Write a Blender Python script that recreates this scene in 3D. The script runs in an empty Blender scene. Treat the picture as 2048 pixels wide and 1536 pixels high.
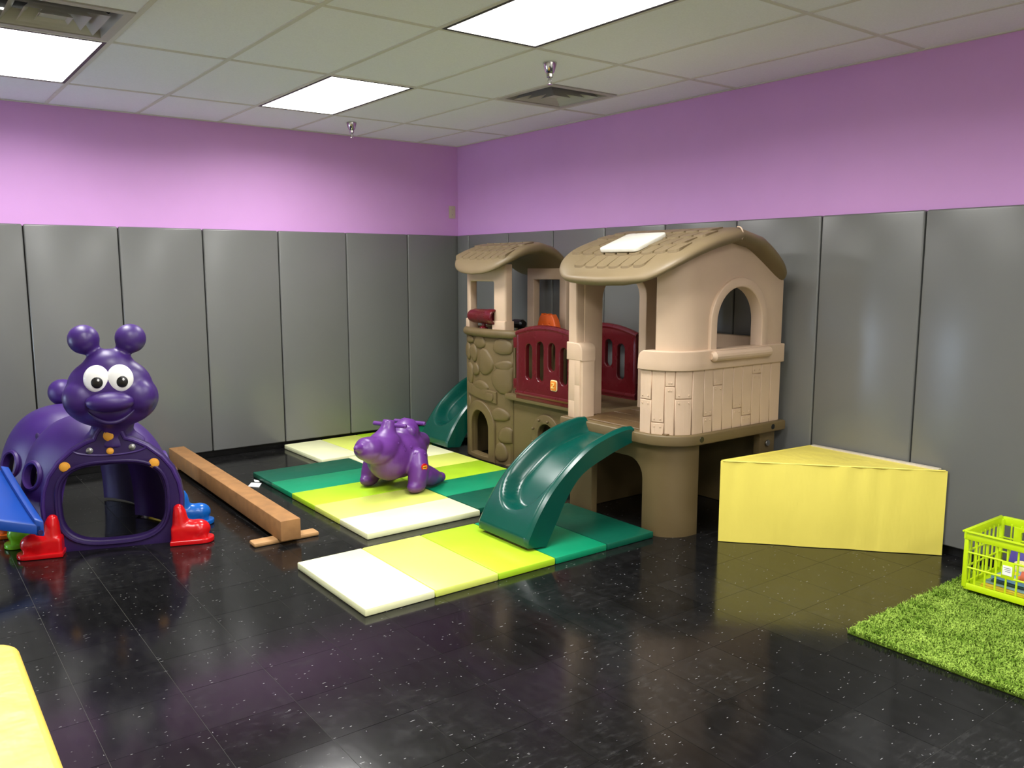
import bpy, bmesh, math, random
from math import pi, sin, cos, radians, sqrt, hypot, atan2
from mathutils import Vector, Matrix
random.seed(7)
SC = bpy.context.scene
COL = SC.collection

# ------------------------------------------------------------------ camera
CAM_POS = (-4.4779, -6.7783, 1.5203)
cd = bpy.data.cameras.new('camera'); cam = bpy.data.objects.new('camera', cd); COL.objects.link(cam)
cam.location = CAM_POS
cam.rotation_euler = (pi / 2 - 0.1378, 0, -0.6472)
cd.sensor_width = 36; cd.lens = 1673.27 * 36 / 2048; cd.clip_start = 0.02
SC.camera = cam
# ------------------------------------------------------------------ world and exposure
w = bpy.data.worlds.new('world'); SC.world = w; w.use_nodes = True
w.node_tree.nodes['Background'].inputs[0].default_value = (0.62, 0.78, 1.0, 1)
w.node_tree.nodes['Background'].inputs[1].default_value = 24.0
SC.view_settings.view_transform = 'Standard'
SC.view_settings.look = 'None'
SC.view_settings.gamma = 1
SC.view_settings.use_curve_mapping = False
SC.view_settings.exposure = 0.1
LAMP_W = 38.0          # watts of each ceiling troffer
LENS_E = 4.0           # glow of its lens
LAMP_C = (1.0, 0.985, 0.975)

# ------------------------------------------------------------------ room constants
CEIL = 2.6507
C3, R0, CSP, RSP = -0.4461, -0.8198, 0.597, 1.2043     # ceiling grid
PADT, PADZ0, PADZ1, PADW = 0.05, 0.055, 1.8227, 0.61
XL, YF = -6.6, -9.4

# ------------------------------------------------------------------ material helpers
def lin(c):
    r = []
    for v in c[:3]:
        v = v / 255.0
        r.append(v / 12.92 if v <= 0.04045 else ((v + 0.055) / 1.055) ** 2.4)
    return (*r, 1.0)
MATS = {}
def nd(nt, t, **kw):
    n = nt.nodes.new(t)
    for k, v in kw.items(): setattr(n, k, v)
    return n
def mat(name, rgb, rough=0.5, spec=0.5, metal=0.0, var=0.0, vscale=6.0, bump=0.0, bscale=40.0, bstretch=(1, 1, 1),
        coat=0.0, emit=0.0, sss=0.0, bdist=0.01, rvar=True, trans=0.0):
    if name in MATS: return MATS[name]
    m = bpy.data.materials.new(name); m.use_nodes = True; MATS[name] = m
    nt = m.node_tree; b = nt.nodes['Principled BSDF']; L = nt.links
    c = lin(rgb)
    b.inputs['Base Color'].default_value = c
    b.inputs['Roughness'].default_value = rough
    b.inputs['Specular IOR Level'].default_value = spec
    b.inputs['Metallic'].default_value = metal
    b.inputs['Coat Weight'].default_value = coat
    b.inputs['Coat Roughness'].default_value = 0.12
    b.inputs['Transmission Weight'].default_value = trans
    if emit:
        b.inputs['Emission Color'].default_value = c; b.inputs['Emission Strength'].default_value = emit
    tc = nd(nt, 'ShaderNodeNewGeometry')
    if var:
        n = nd(nt, 'ShaderNodeTexNoise'); n.inputs['Scale'].default_value = vscale; n.inputs['Detail'].default_value = 5
        L.new(tc.outputs['Position'], n.inputs['Vector'])
        r = nd(nt, 'ShaderNodeMapRange'); r.inputs['From Min'].default_value = 0.3; r.inputs['From Max'].default_value = 0.7
        r.inputs['To Min'].default_value = 1 - var; r.inputs['To Max'].default_value = 1 + var
        L.new(n.outputs['Fac'], r.inputs['Value'])
        mx = nd(nt, 'ShaderNodeVectorMath', operation='SCALE'); mx.inputs[0].default_value = c[:3]
        L.new(r.outputs[0], mx.inputs['Scale']); L.new(mx.outputs[0], b.inputs['Base Color'])
        r2 = nd(nt, 'ShaderNodeMapRange'); r2.inputs['From Min'].default_value = 0.3; r2.inputs['From Max'].default_value = 0.7
        r2.inputs['To Min'].default_value = max(0.02, rough * 0.85); r2.inputs['To Max'].default_value = min(1, rough * 1.15)
        L.new(n.outputs['Fac'], r2.inputs['Value'])
        if rvar: L.new(r2.outputs[0], b.inputs['Roughness'])
    if bump:
        mp = nd(nt, 'ShaderNodeVectorMath', operation='MULTIPLY'); mp.inputs[1].default_value = bstretch
        L.new(tc.outputs['Position'], mp.inputs[0])
        n = nd(nt, 'ShaderNodeTexNoise'); n.inputs['Scale'].default_value = bscale; n.inputs['Detail'].default_value = 4
        L.new(mp.outputs[0], n.inputs['Vector'])
        bp = nd(nt, 'ShaderNodeBump'); bp.inputs['Strength'].default_value = bump; bp.inputs['Distance'].default_value = bdist
        L.new(n.outputs['Fac'], bp.inputs['Height']); L.new(bp.outputs[0], b.inputs['Normal'])
    return m

M_PAD = mat('pad_vinyl', (108, 109, 107), 0.26, 0.45, var=0.03, vscale=1.6, bump=0.03, bscale=5, bdist=0.02, rvar=False)
M_GAP = mat('seam_dark', (26, 26, 25), 0.9, 0.1, var=0.05)
M_CREAMW = mat('cream_bounce_paint', (236, 233, 224), 0.7, 0.3, var=0.02, vscale=3)  # unseen walls only, made pale to bounce neutral light into the room
M_PURPLE = mat('purple_paint', (212, 160, 220), 0.62, 0.3, var=0.02, vscale=3, bump=0.05, bscale=160, bdist=0.002)
M_BLACKBASE = mat('black_rubber', (24, 24, 24), 0.4, 0.4, var=0.05)
M_TILE = mat('ceiling_tile', (242, 245, 250), 0.95, 0.1, var=0.03, vscale=120, bump=0.35, bscale=220, bdist=0.002)
M_TBAR = mat('ceiling_bar', (216, 215, 208), 0.7, 0.2, var=0.02)
M_DARKFRAME = mat('dark_frame', (40, 42, 42), 0.5, var=0.03)
M_VENT = mat('vent_white', (188, 186, 178), 0.55, var=0.04)
M_VOID = mat('duct_black', (12, 12, 12), 0.9, 0.1, var=0.02)
M_CHROME = mat('chrome', (205, 205, 205), 0.12, metal=1.0, var=0.03)
M_PLATE = mat('ivory_plastic', (196, 188, 160), 0.4, var=0.02)
M_BEIGE = mat('beige_plastic', (200, 174, 148), 0.5, 0.4, var=0.035, vscale=9, bump=0.06, bscale=320, bdist=0.001)
M_TAN = mat('tan_plastic', (104, 88, 58), 0.5, 0.4, var=0.06, vscale=7, bump=0.06, bscale=320, bdist=0.001)
M_ROOF = mat('roof_plastic', (122, 106, 78), 0.5, 0.4, var=0.05, vscale=6, bump=0.06, bscale=320, bdist=0.001)
M_BROWN = mat('deck_brown', (98, 76, 46), 0.45, 0.4, var=0.12, vscale=14, bump=0.08, bscale=30, bstretch=(1, 8, 1), bdist=0.002)
M_MAROON = mat('maroon_plastic', (90, 14, 22), 0.28, 0.5, var=0.04)
M_SLIDE = mat('green_plastic', (4, 70, 60), 0.24, 0.5, var=0.04, vscale=5)
M_WHITE = mat('white_plastic', (222, 220, 206), 0.4, 0.4, var=0.03)
M_ORANGE = mat('orange_plastic', (214, 92, 30), 0.4, var=0.03)
M_CREAM = mat('cream_print', (244, 222, 168), 0.5, var=0.01)
M_BLK = mat('black_plastic', (20, 20, 20), 0.35, var=0.03)
M_DPUR = mat('deep_purple_plastic', (58, 31, 104), 0.42, 0.5, var=0.04, vscale=8)
M_DPURF = mat('dark_purple_panel', (44, 26, 78), 0.42, 0.4, var=0.04, vscale=8)
M_MPUR = mat('dino_purple_plastic', (96, 48, 128), 0.34, 0.5, var=0.05, vscale=10)
M_EYE = mat('eye_white', (244, 244, 242), 0.25, var=0.01)
M_RED = mat('red_plastic', (204, 16, 24), 0.22, 0.5, var=0.03)
M_BLUE = mat('blue_plastic', (14, 92, 176), 0.22, 0.5, var=0.03)
M_BLUE2 = mat('blue_slide_plastic', (28, 74, 164), 0.32, 0.5, var=0.04)
M_LIME = mat('lime_plastic', (122, 200, 40), 0.25, 0.5, var=0.03)
M_OBOOT = mat('orange_boot_plastic', (238, 112, 26), 0.25, 0.5, var=0.03)
M_YBOOT = mat('yellow_boot_plastic', (236, 214, 66), 0.25, 0.5, var=0.03)
M_BOLT = mat('bolt_orange', (232, 164, 58), 0.4, var=0.05)
M_STEEL = mat('bolt_steel', (170, 170, 168), 0.3, metal=0.9, var=0.05)
M_CRATE = mat('crate_lime_plastic', (196, 226, 20), 0.35, 0.5, var=0.02)
M_WEDGE = mat('wedge_vinyl', (240, 224, 104), 0.42, 0.4, var=0.02, vscale=3, bump=0.35, bscale=3.2, bstretch=(1.5, 1.5, 0.4), bdist=0.05)
M_YBLOCK = mat('yellow_block_vinyl', (228, 194, 88), 0.35, 0.4, var=0.05, vscale=4, bump=0.25, bscale=5, bdist=0.04)
M_VELCRO = mat('velcro_strip', (206, 196, 176), 0.95, 0.1, var=0.06, vscale=60, bump=0.5, bscale=300, bdist=0.002)
M_WOOD = mat('beam_suede', (152, 112, 72), 0.8, 0.2, var=0.16, vscale=16, bump=0.15, bscale=60, bdist=0.003)
M_WOOD2 = mat('beam_foot_wood', (178, 138, 92), 0.6, 0.3, var=0.08, vscale=20, bump=0.1, bscale=30, bstretch=(6, 1, 6), bdist=0.002)
M_PAPER = mat('paper', (240, 240, 238), 0.8, 0.2, var=0.02)
MATC = [mat('mat_pale', (244, 246, 198), 0.36, 0.4, var=0.015, bump=0.12, bscale=9, bdist=0.02),
        mat('mat_yellow', (226, 238, 112), 0.36, 0.4, var=0.015, bump=0.12, bscale=9, bdist=0.02),
        mat('mat_lime', (176, 220, 44), 0.36, 0.4, var=0.015, bump=0.12, bscale=9, bdist=0.02),
        mat('mat_green', (14, 140, 98), 0.36, 0.4, var=0.02, bump=0.12, bscale=9, bdist=0.02),
        mat('mat_teal', (10, 86, 66), 0.36, 0.4, var=0.02, bump=0.12, bscale=9, bdist=0.02)]

def floor_material():
    m = bpy.data.materials.new('vinyl_floor_tile'); m.use_nodes = True
    nt = m.node_tree; L = nt.links; b = nt.nodes['Principled BSDF']
    g = nd(nt, 'ShaderNodeNewGeometry')
    def vm(op, a, v):
        n = nd(nt, 'ShaderNodeVectorMath', operation=op); L.new(a, n.inputs[0]); n.inputs[1].default_value = v; return n.outputs[0]
    def ma(op, a, v=None, c=None):
        n = nd(nt, 'ShaderNodeMath', operation=op)
        for i, q in enumerate((a, v, c)):
            if q is None: continue
            if isinstance(q, (int, float)): n.inputs[i].default_value = q
            else: L.new(q, n.inputs[i])
        return n.outputs[0]
    P = g.outputs['Position']
    idx = vm('FLOOR', vm('DIVIDE', vm('SUBTRACT', P, (FX, FY, -0.5)), (FT, FT, 1)), (0, 0, 0))
    wn = nd(nt, 'ShaderNodeTexWhiteNoise'); wn.noise_dimensions = '3D'; L.new(idx, wn.inputs['Vector'])
    tile = wn.outputs['Value']
    # mottling
    n1 = nd(nt, 'ShaderNodeTexNoise'); n1.inputs['Scale'].default_value = 1; n1.inputs['Detail'].default_value = 6
    n1.inputs['Roughness'].default_value = 0.62
    L.new(vm('MULTIPLY', P, (26, 9, 1)), n1.inputs['Vector'])
    mott = nd(nt, 'ShaderNodeMapRange'); mott.inputs['From Min'].default_value = .35; mott.inputs['From Max'].default_value = .75
    mott.inputs['To Min'].default_value = .75; mott.inputs['To Max'].default_value = 1.5; L.new(n1.outputs['Fac'], mott.inputs['Value'])
    # pale flecks
    def flecks(sx, sy, thr, keep, seed):
        v = nd(nt, 'ShaderNodeTexVoronoi'); v.voronoi_dimensions = '3D'; v.inputs['Scale'].default_value = 1
        nz = nd(nt, 'ShaderNodeTexNoise'); nz.inputs['Scale'].default_value = 30; L.new(P, nz.inputs['Vector'])
        pp = vm('MULTIPLY', vm('ADD', P, (seed, seed * 1.7, 0)), (sx, sy, 0))
        ad = nd(nt, 'ShaderNodeVectorMath', operation='MULTIPLY_ADD'); L.new(nz.outputs['Color'], ad.inputs[0]); ad.inputs[1].default_value = (.5, .5, 0); L.new(pp, ad.inputs[2])
        L.new(ad.outputs[0], v.inputs['Vector'])
        near = ma('LESS_THAN', v.outputs['Distance'], thr)
        sep = nd(nt, 'ShaderNodeSeparateColor'); L.new(v.outputs['Color'], sep.inputs[0])
        pick = ma('LESS_THAN', sep.outputs[0], keep)
        return ma('MULTIPLY', ma('MULTIPLY', near, pick), sep.outputs[1])
    f1 = flecks(40, 130, .18, .075, 3.1); f2 = flecks(120, 44, .17, .035, 8.7); f3 = flecks(16, 120, .13, .09, 5.2)
    fl = ma('MINIMUM', ma('ADD', ma('ADD', f1, f2), f3), 1.0)
    # scuffed dull patches
    n2 = nd(nt, 'ShaderNodeTexNoise'); n2.inputs['Scale'].default_value = 1.1; n2.inputs['Detail'].default_value = 7; n2.inputs['Roughness'].default_value = .7
    L.new(P, n2.inputs['Vector'])
    sc = nd(nt, 'ShaderNodeMapRange'); sc.inputs['From Min'].default_value = .5; sc.inputs['From Max'].default_value = .78; L.new(n2.outputs['Fac'], sc.inputs['Value'])
    n3 = nd(nt, 'ShaderNodeTexNoise'); n3.inputs['Scale'].default_value = 1; n3.inputs['Detail'].default_value = 8; n3.inputs['Roughness'].default_value = .75
    L.new(vm('MULTIPLY', P, (14, 40, 1)), n3.inputs['Vector'])
    scr = ma('MULTIPLY', sc.outputs[0], ma('MAXIMUM', ma('MULTIPLY', ma('SUBTRACT', n3.outputs['Fac'], .5), 4), 0))
    lum = ma('MULTIPLY', ma('MULTIPLY', mott.outputs[0], ma('ADD', ma('MULTIPLY', tile, .4), .8)), .0075)
    lum = ma('ADD', lum, ma('MULTIPLY', scr, .08))
    lum = ma('ADD', lum, ma('MULTIPLY', fl, .34))
    tint = nd(nt, 'ShaderNodeCombineColor'); L.new(lum, tint.inputs[0]); L.new(lum, tint.inputs[1]); L.new(ma('MULTIPLY', lum, 1.02), tint.inputs[2])
    L.new(tint.outputs[0], b.inputs['Base Color'])
    rr = ma('ADD', ma('ADD', ma('MULTIPLY', tile, .03), .11), ma('MULTIPLY', sc.outputs[0], .16))
    L.new(rr, b.inputs['Roughness'])
    b.inputs['Specular IOR Level'].default_value = .31
    bp = nd(nt, 'ShaderNodeBump'); bp.inputs['Strength'].default_value = .06; bp.inputs['Distance'].default_value = .003
    L.new(n1.outputs['Fac'], bp.inputs['Height']); L.new(bp.outputs[0], b.inputs['Normal'])
    return m
FT, FX, FY = 0.3048, -0.0591, -0.1359

# ------------------------------------------------------------------ object helpers
WLOC = {}
def empty(name, loc, label=None, cat=None, group=None):
    o = bpy.data.objects.new(name, None); COL.objects.link(o); o.location = loc; o.empty_display_size = 0.05
    WLOC[o.name] = Vector(loc)
    tag(o, label, cat, group); return o
def tag(o, label=None, cat=None, group=None, kind=None):
    if label: o['label'] = label
    if cat: o['category'] = cat
    if group: o['group'] = group
    if kind: o['kind'] = kind
    return o
def put(name, me, parent=None, material=None, loc=None, rot=None):
    """link a mesh as an object; loc is in the parent's (unrotated) frame"""
    o = bpy.data.objects.new(name, me); COL.objects.link(o)
    if material is not None and not me.materials: me.materials.append(material)
    if parent: o.parent = parent
    if loc is not None: o.location = loc
    if rot is not None: o.rotation_euler = rot
    base = WLOC.get(parent.name, Vector()) if parent else Vector()
    WLOC[o.name] = base + (Vector(loc) if loc is not None else Vector())
    return o
def ob(name, bm, material, parent=None, smooth=True, angle=24, origin=None, recalc=True):
    """bm holds WORLD coordinates; top-level objects get their origin at `origin` or at their base centre"""
    if recalc: bmesh.ops.recalc_face_normals(bm, faces=bm.faces[:])
    if parent is not None: off = WLOC[parent.name]
    elif origin is not None: off = Vector(origin)
    else:
        xs = [v.co.x for v in bm.verts]; ys = [v.co.y for v in bm.verts]; zs = [v.co.z for v in bm.verts]
        off = Vector(((min(xs) + max(xs)) / 2, (min(ys) + max(ys)) / 2, min(zs)))
    bmesh.ops.translate(bm, verts=bm.verts[:], vec=-off)
    me = bpy.data.meshes.new(name); bm.to_mesh(me); bm.free()
    me.materials.append(material)
    if smooth and len(me.polygons):
        me.polygons.foreach_set('use_smooth', [True] * len(me.polygons)); me.set_sharp_from_angle(angle=radians(angle))
    o = bpy.data.objects.new(name, me); COL.objects.link(o)
    if parent is not None:
        o.parent = parent; WLOC[o.name] = off.copy()
    else:
        o.location = off; WLOC[o.name] = off.copy()
    return o
def bbox(bm, x0, x1, y0, y1, z0, z1, bev=0.0, seg=2):
    g = bmesh.new()
    bmesh.ops.create_cube(g, size=1)
    for v in g.verts:
        v.co = Vector(((x0 + x1) / 2 + v.co.x * (x1 - x0), (y0 + y1) / 2 + v.co.y * (y1 - y0), (z0 + z1) / 2 + v.co.z * (z1 - z0)))
    if bev: bmesh.ops.bevel(g, geom=g.edges[:], offset=bev, segments=seg, profile=0.5, affect='EDGES', clamp_overlap=True)
    merge(bm, g); return bm
def merge(bm, g, M=None):
    vs = {}
    for v in g.verts: vs[v] = bm.verts.new(M @ v.co if M is not None else v.co)
    for f in g.faces:
        try: bm.faces.new([vs[v] for v in f.verts])
        except ValueError: pass
    g.free()
def box(x0, x1, y0, y1, z0, z1, bev=0.0, seg=2): return bbox(bmesh.new(), x0, x1, y0, y1, z0, z1, bev, seg)
def tube(bm, pts, rad, seg=12, cap=True):
    pts = [Vector(p) for p in pts]
    if not isinstance(rad, (list, tuple)): rad = [rad] * len(pts)
    prev = None; rings = []
    for i, p in enumerate(pts):
        t = (pts[min(i + 1, len(pts) - 1)] - pts[max(i - 1, 0)]).normalized()
        if prev is None:
            a = Vector((0, 0, 1)) if abs(t.z) < .9 else Vector((1, 0, 0))
            n = t.cross(a).normalized()
        else: n = (prev - t * prev.dot(t)).normalized()
        prev = n; b = t.cross(n)
        rings.append([bm.verts.new(p + (n * cos(2 * pi * k / seg) + b * sin(2 * pi * k / seg)) * rad[i]) for k in range(seg)])
    for a, b in zip(rings, rings[1:]):
        for k in range(seg): bm.faces.new((a[k], a[(k + 1) % seg], b[(k + 1) % seg], b[k]))
    if cap:
        bm.faces.new(rings[0][::-1]); bm.faces.new(rings[-1])
    return bm
def ellipsoid(bm, c, r, M=None, u=20, v=12):
    g = bmesh.new(); bmesh.ops.create_uvsphere(g, u_segments=u, v_segments=v, radius=1)
    for q in g.verts:
        p = Vector((q.co.x * r[0], q.co.y * r[1], q.co.z * r[2]))
        if M is not None: p = M @ p
        q.co = Vector(c) + p
    merge(bm, g); return bm
def lathe(bm, prof, c, seg=24, axis=(0, 0, 1)):
    ax = Vector(axis).normalized(); a = Vector((1, 0, 0)) if abs(ax.x) < .9 else Vector((0, 1, 0))
    n = ax.cross(a).normalized(); b = ax.cross(n); c = Vector(c)
    rings = []
    for r, h in prof:
        if r < 1e-6: rings.append([bm.verts.new(c + ax * h)])
        else: rings.append([bm.verts.new(c + ax * h + (n * cos(2 * pi * k / seg) + b * sin(2 * pi * k / seg)) * r) for k in range(seg)])
    for p, q in zip(rings, rings[1:]):
        for k in range(seg):
            f = [p[k % len(p)], p[(k + 1) % len(p)], q[(k + 1) % len(q)], q[k % len(q)]]
            f2 = []
            for v in f:
                if v not in f2: f2.append(v)
            if len(f2) >= 3:
                try: bm.faces.new(f2)
                except ValueError: pass
    return bm
def evaluated(bm, setup):
    """run modifiers on a bmesh and give back the result"""
    me = bpy.data.meshes.new('tmp'); bm.to_mesh(me); bm.free()
    o = bpy.data.objects.new('tmp', me); COL.objects.link(o)
    extra = setup(o) or []
    dg = bpy.context.evaluated_depsgraph_get(); dg.update()
    m2 = bpy.data.meshes.new_from_object(o.evaluated_get(dg))
    bpy.data.objects.remove(o); bpy.data.meshes.remove(me)
    for e in extra: bpy.data.objects.remove(e)
    r = bmesh.new(); r.from_mesh(m2); bpy.data.meshes.remove(m2)
    return r
def fuse(bm, voxel=0.012, smooth=6):
    def s(o):
        m = o.modifiers.new('r', 'REMESH'); m.mode = 'VOXEL'; m.voxel_size = voxel
        q = o.modifiers.new('s', 'SMOOTH'); q.iterations = smooth; q.factor = .5
    return evaluated(bm, s)
def area2(p): return sum(a[0] * b[1] - b[0] * a[1] for a, b in zip(p, p[1:] + p[:1]))
def panel(outer, holes=(), depth=0.04, bev=0.006, cu=(), cv=(), res=2):
    """flat board with holes in (u,v), thickness along w from -depth to 0, edges rounded"""
    c = bpy.data.curves.new('tmp', 'CURVE'); c.dimensions = '2D'; c.fill_mode = 'BOTH'
    c.extrude = max(depth / 2 - bev, 1e-4); c.bevel_depth = bev; c.bevel_resolution = res
    for i, p in enumerate([outer] + list(holes)):
        p = list(p)
        if (area2(p) > 0) != (i == 0): p = p[::-1]
        s = c.splines.new('POLY'); s.points.add(len(p) - 1)
        for q, v in zip(s.points, p): q.co = (v[0], v[1], 0, 1)
        s.use_cyclic_u = True
    o = bpy.data.objects.new('tmp', c); COL.objects.link(o)
    dg = bpy.context.evaluated_depsgraph_get(); dg.update()
    me = bpy.data.meshes.new_from_object(o.evaluated_get(dg))
    bpy.data.objects.remove(o); bpy.data.curves.remove(c)
    bm = bmesh.new(); bm.from_mesh(me); bpy.data.meshes.remove(me)
    bmesh.ops.remove_doubles(bm, verts=bm.verts[:], dist=1e-5)
    for x in cu: bmesh.ops.bisect_plane(bm, geom=bm.verts[:] + bm.edges[:] + bm.faces[:], plane_co=(x, 0, 0), plane_no=(1, 0, 0), dist=1e-6)
    for y in cv: bmesh.ops.bisect_plane(bm, geom=bm.verts[:] + bm.edges[:] + bm.faces[:], plane_co=(0, y, 0), plane_no=(0, 1, 0), dist=1e-6)
    for v in bm.verts: v.co.z -= depth / 2
    return bm
def warp(bm, f):
    for v in bm.verts: v.co = Vector(f(v.co.x, v.co.y, v.co.z))
    return bm
def arc(cx, cy, r, a0, a1, n=10, ry=None):
    ry = r if ry is None else ry
    return [(cx + r * cos(radians(a0 + (a1 - a0) * i / n)), cy + ry * sin(radians(a0 + (a1 - a0) * i / n))) for i in range(n + 1)]
def archpoly(cx, hw, z0, ztop, n=14, ry=None):
    ry = hw if ry is None else ry
    return [(cx - hw, z0), (cx + hw, z0)] + arc(cx, ztop - ry, hw, 0, 180, n, ry)
def rrect(x0, x1, y0, y1, r, n=5):
    return arc(x1 - r, y0 + r, r, -90, 0, n) + arc(x1 - r, y1 - r, r, 0, 90, n) + arc(x0 + r, y1 - r, r, 90, 180, n) + arc(x0 + r, y0 + r, r, 180, 270, n)
def frange(a, b, n): return [a + (b - a) * i / n for i in range(n + 1)]
def interp(tab, x):
    if x <= tab[0][0]: return tab[0][1]
    for (a, p), (b, q) in zip(tab, tab[1:]):
        if x <= b: return p + (q - p) * (x - a) / (b - a)
    return tab[-1][1]
def smoothtab(tab, x):
    """Catmull-Rom through a table"""
    n = len(tab)
    if x <= tab[0][0]: return tab[0][1]
    if x >= tab[-1][0]: return tab[-1][1]
    for i in range(n - 1):
        a, p = tab[i]; b, q = tab[i + 1]
        if x <= b:
            t = (x - a) / (b - a); h = b - a
            m0 = (q - tab[i - 1][1]) / (b - tab[i - 1][0]) * h if i > 0 else (q - p)
            m1 = (tab[i + 2][1] - p) / (tab[i + 2][0] - a) * h if i + 2 < n else (q - p)
            return (2*t**3 - 3*t*t + 1) * p + (t**3 - 2*t*t + t) * m0 + (-2*t**3 + 3*t*t) * q + (t**3 - t*t) * m1

# ================================================================== THE ROOM
M_FLOOR = floor_material()
M_GROUT = mat('floor_joint', (96, 96, 92), 0.8, 0.2, var=0.3, vscale=5)
floor = tag(ob('floor', box(XL, 0, YF, 0, -0.08, -0.0012), M_GROUT, smooth=False), kind='structure')
# each vinyl tile
tm = bpy.data.meshes.new('floor_tile'); g = box(-FT/2 + .0007, FT/2 - .0007, -FT/2 + .0007, FT/2 - .0007, -0.003, 0.0)
g.to_mesh(tm); g.free(); tm.materials.append(M_FLOOR)
yaw = 0.6472
tiles = []
i0 = int(math.floor((XL - FX) / FT)); j0 = int(math.floor((YF - FY) / FT))
for i in range(i0 + 1, 1):
    for j in range(j0 + 1, 1):
        x, y = FX + (i + .5) * FT, FY + (j + .5) * FT
        x0, x1, y0, y1 = x - FT/2, x + FT/2, y - FT/2, y + FT/2
        dx, dy = x - CAM_POS[0], y - CAM_POS[1]
        fwd = dx * sin(yaw) + dy * cos(yaw); rgt = dx * cos(yaw) - dy * sin(yaw)
        vis = fwd > 1.75 and abs(rgt) < fwd * .64 + .25
        clip = x1 > 0 or y1 > 0 or x0 < XL or y0 < YF
        tiles.append((fwd if vis and not clip else 99 + fwd, x, y, x0, x1, y0, y1, clip))
tiles.sort()
rest = bmesh.new()
fb = WLOC[floor.name]
for k, (d, x, y, x0, x1, y0, y1, clip) in enumerate(tiles):
    if k < 300 and d < 99:
        o = put('floor_tile', tm, floor, loc=(x - fb.x, y - fb.y, 0.0 - fb.z), rot=(random.gauss(0, .0006), random.gauss(0, .0006), 0))
    else:
        bbox(rest, max(x0, XL) + .0007, min(x1, 0) - .0007, max(y0, YF) + .0007, min(y1, 0) - .0007, -.003, 0)
tag(ob('floor_tile', rest, M_FLOOR, floor, smooth=False), kind='stuff')

wall_back = tag(ob('wall_back', box(XL - .1, .1, 0, .1, 0, CEIL + .18), M_PURPLE, smooth=False), kind='structure')
wall_right = tag(ob('wall_right', box(0, .1, YF - .1, 0, 0, CEIL + .18), M_PURPLE, smooth=False), kind='structure')
tag(ob('wall_front', box(XL - .1, 0, YF - .1, YF, 0, CEIL + .18), M_CREAMW, smooth=False), kind='structure')
# left wall with a daylight window, out of frame
WY0, WY1, WZ0, WZ1 = -0.92, -0.24, 0.25, 1.2
bm = bmesh.new()
bbox(bm, XL - .1, XL, YF, WY0, 0, CEIL + .18); bbox(bm, XL - .1, XL, WY1, 0, 0, CEIL + .18)
bbox(bm, XL - .1, XL, WY0, WY1, 0, WZ0); bbox(bm, XL - .1, XL, WY0, WY1, WZ1, CEIL + .18)
tag(ob('wall_left', bm, M_CREAMW, smooth=False), kind='structure')
bm = bmesh.new()
for a in ((WY0, WY0 + .04, WZ0, WZ1), (WY1 - .04, WY1, WZ0, WZ1), (WY0 + .04, WY1 - .04, WZ0, WZ0 + .04), (WY0 + .04, WY1 - .04, WZ1 - .04, WZ1)):
    bbox(bm, XL - .08, XL - .02, a[0], a[1], a[2], a[3], .004)
win = tag(ob('window_1', bm, M_WHITE), kind='structure')
gm = bpy.data.materials.new('window_glass'); gm.use_nodes = True; nt = gm.node_tree; nt.nodes.remove(nt.nodes['Principled BSDF'])
mx = nd(nt, 'ShaderNodeMixShader'); tr = nd(nt, 'ShaderNodeBsdfTransparent'); gl = nd(nt, 'ShaderNodeBsdfGlossy'); gl.inputs['Roughness'].default_value = .02
fr = nd(nt, 'ShaderNodeFresnel'); fr.inputs['IOR'].default_value = 1.45
nt.links.new(fr.outputs[0], mx.inputs[0]); nt.links.new(tr.outputs[0], mx.inputs[1]); nt.links.new(gl.outputs[0], mx.inputs[2]); nt.links.new(mx.outputs[0], nt.nodes['Material Output'].inputs[0])
ob('pane', box(XL - .055, XL - .05, WY0 + .04, WY1 - .04, WZ0 + .04, WZ1 - .04), gm, win, smooth=False)
# baseboards
tag(ob('baseboard_back', box(XL, 0, -.012, 0, 0, .1, .003), M_BLACKBASE), kind='structure')
tag(ob('baseboard_right', box(-.012, 0, YF, -.012, 0, .1, .003), M_BLACKBASE), kind='structure')

# wall pads, one by one
def pad(wall, axis, a0, a1, wrinkle=0.0):
    g = bmesh.new()
    n = 12
    L_ = a1 - a0; H_ = PADZ1 - PADZ0
    g2 = box(0, L_, -PADT + .002, 0, PADZ0, PADZ1, .012, 3)
    for v in g2.verts:
        a, d, z = v.co
        v.co = Vector((a0 + a, d - .002, z)) if axis == 'x' else Vector((d - .002, a0 + a, z))
    merge(g, g2)
    return ob('wall_pad', g, M_PAD, wall)
G = .0035
xs = [-0.002] + [-0.582 - PADW * i for i in range(11)]
for a, b in zip(xs, xs[1:]):
    if b > XL - .05: pad(wall_back, 'x', max(b, XL) + G, a - G)
ys = [-0.0545, -0.2496] + [-0.8596 - PADW * i for i in range(15)]
for a, b in zip(ys, ys[1:]):
    if b > YF - .05: pad(wall_right, 'y', max(b, YF) + G, a - G)
# dark backing board that shows between the pads
ob('pad_backing', box(XL, -.05, -.010, -.001, .1, PADZ1 - .012), M_GAP, wall_back, smooth=False)
ob('pad_backing', box(-.010, -.001, YF, -.05, .1, PADZ1 - .012), M_GAP, wall_right, smooth=False)

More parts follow.
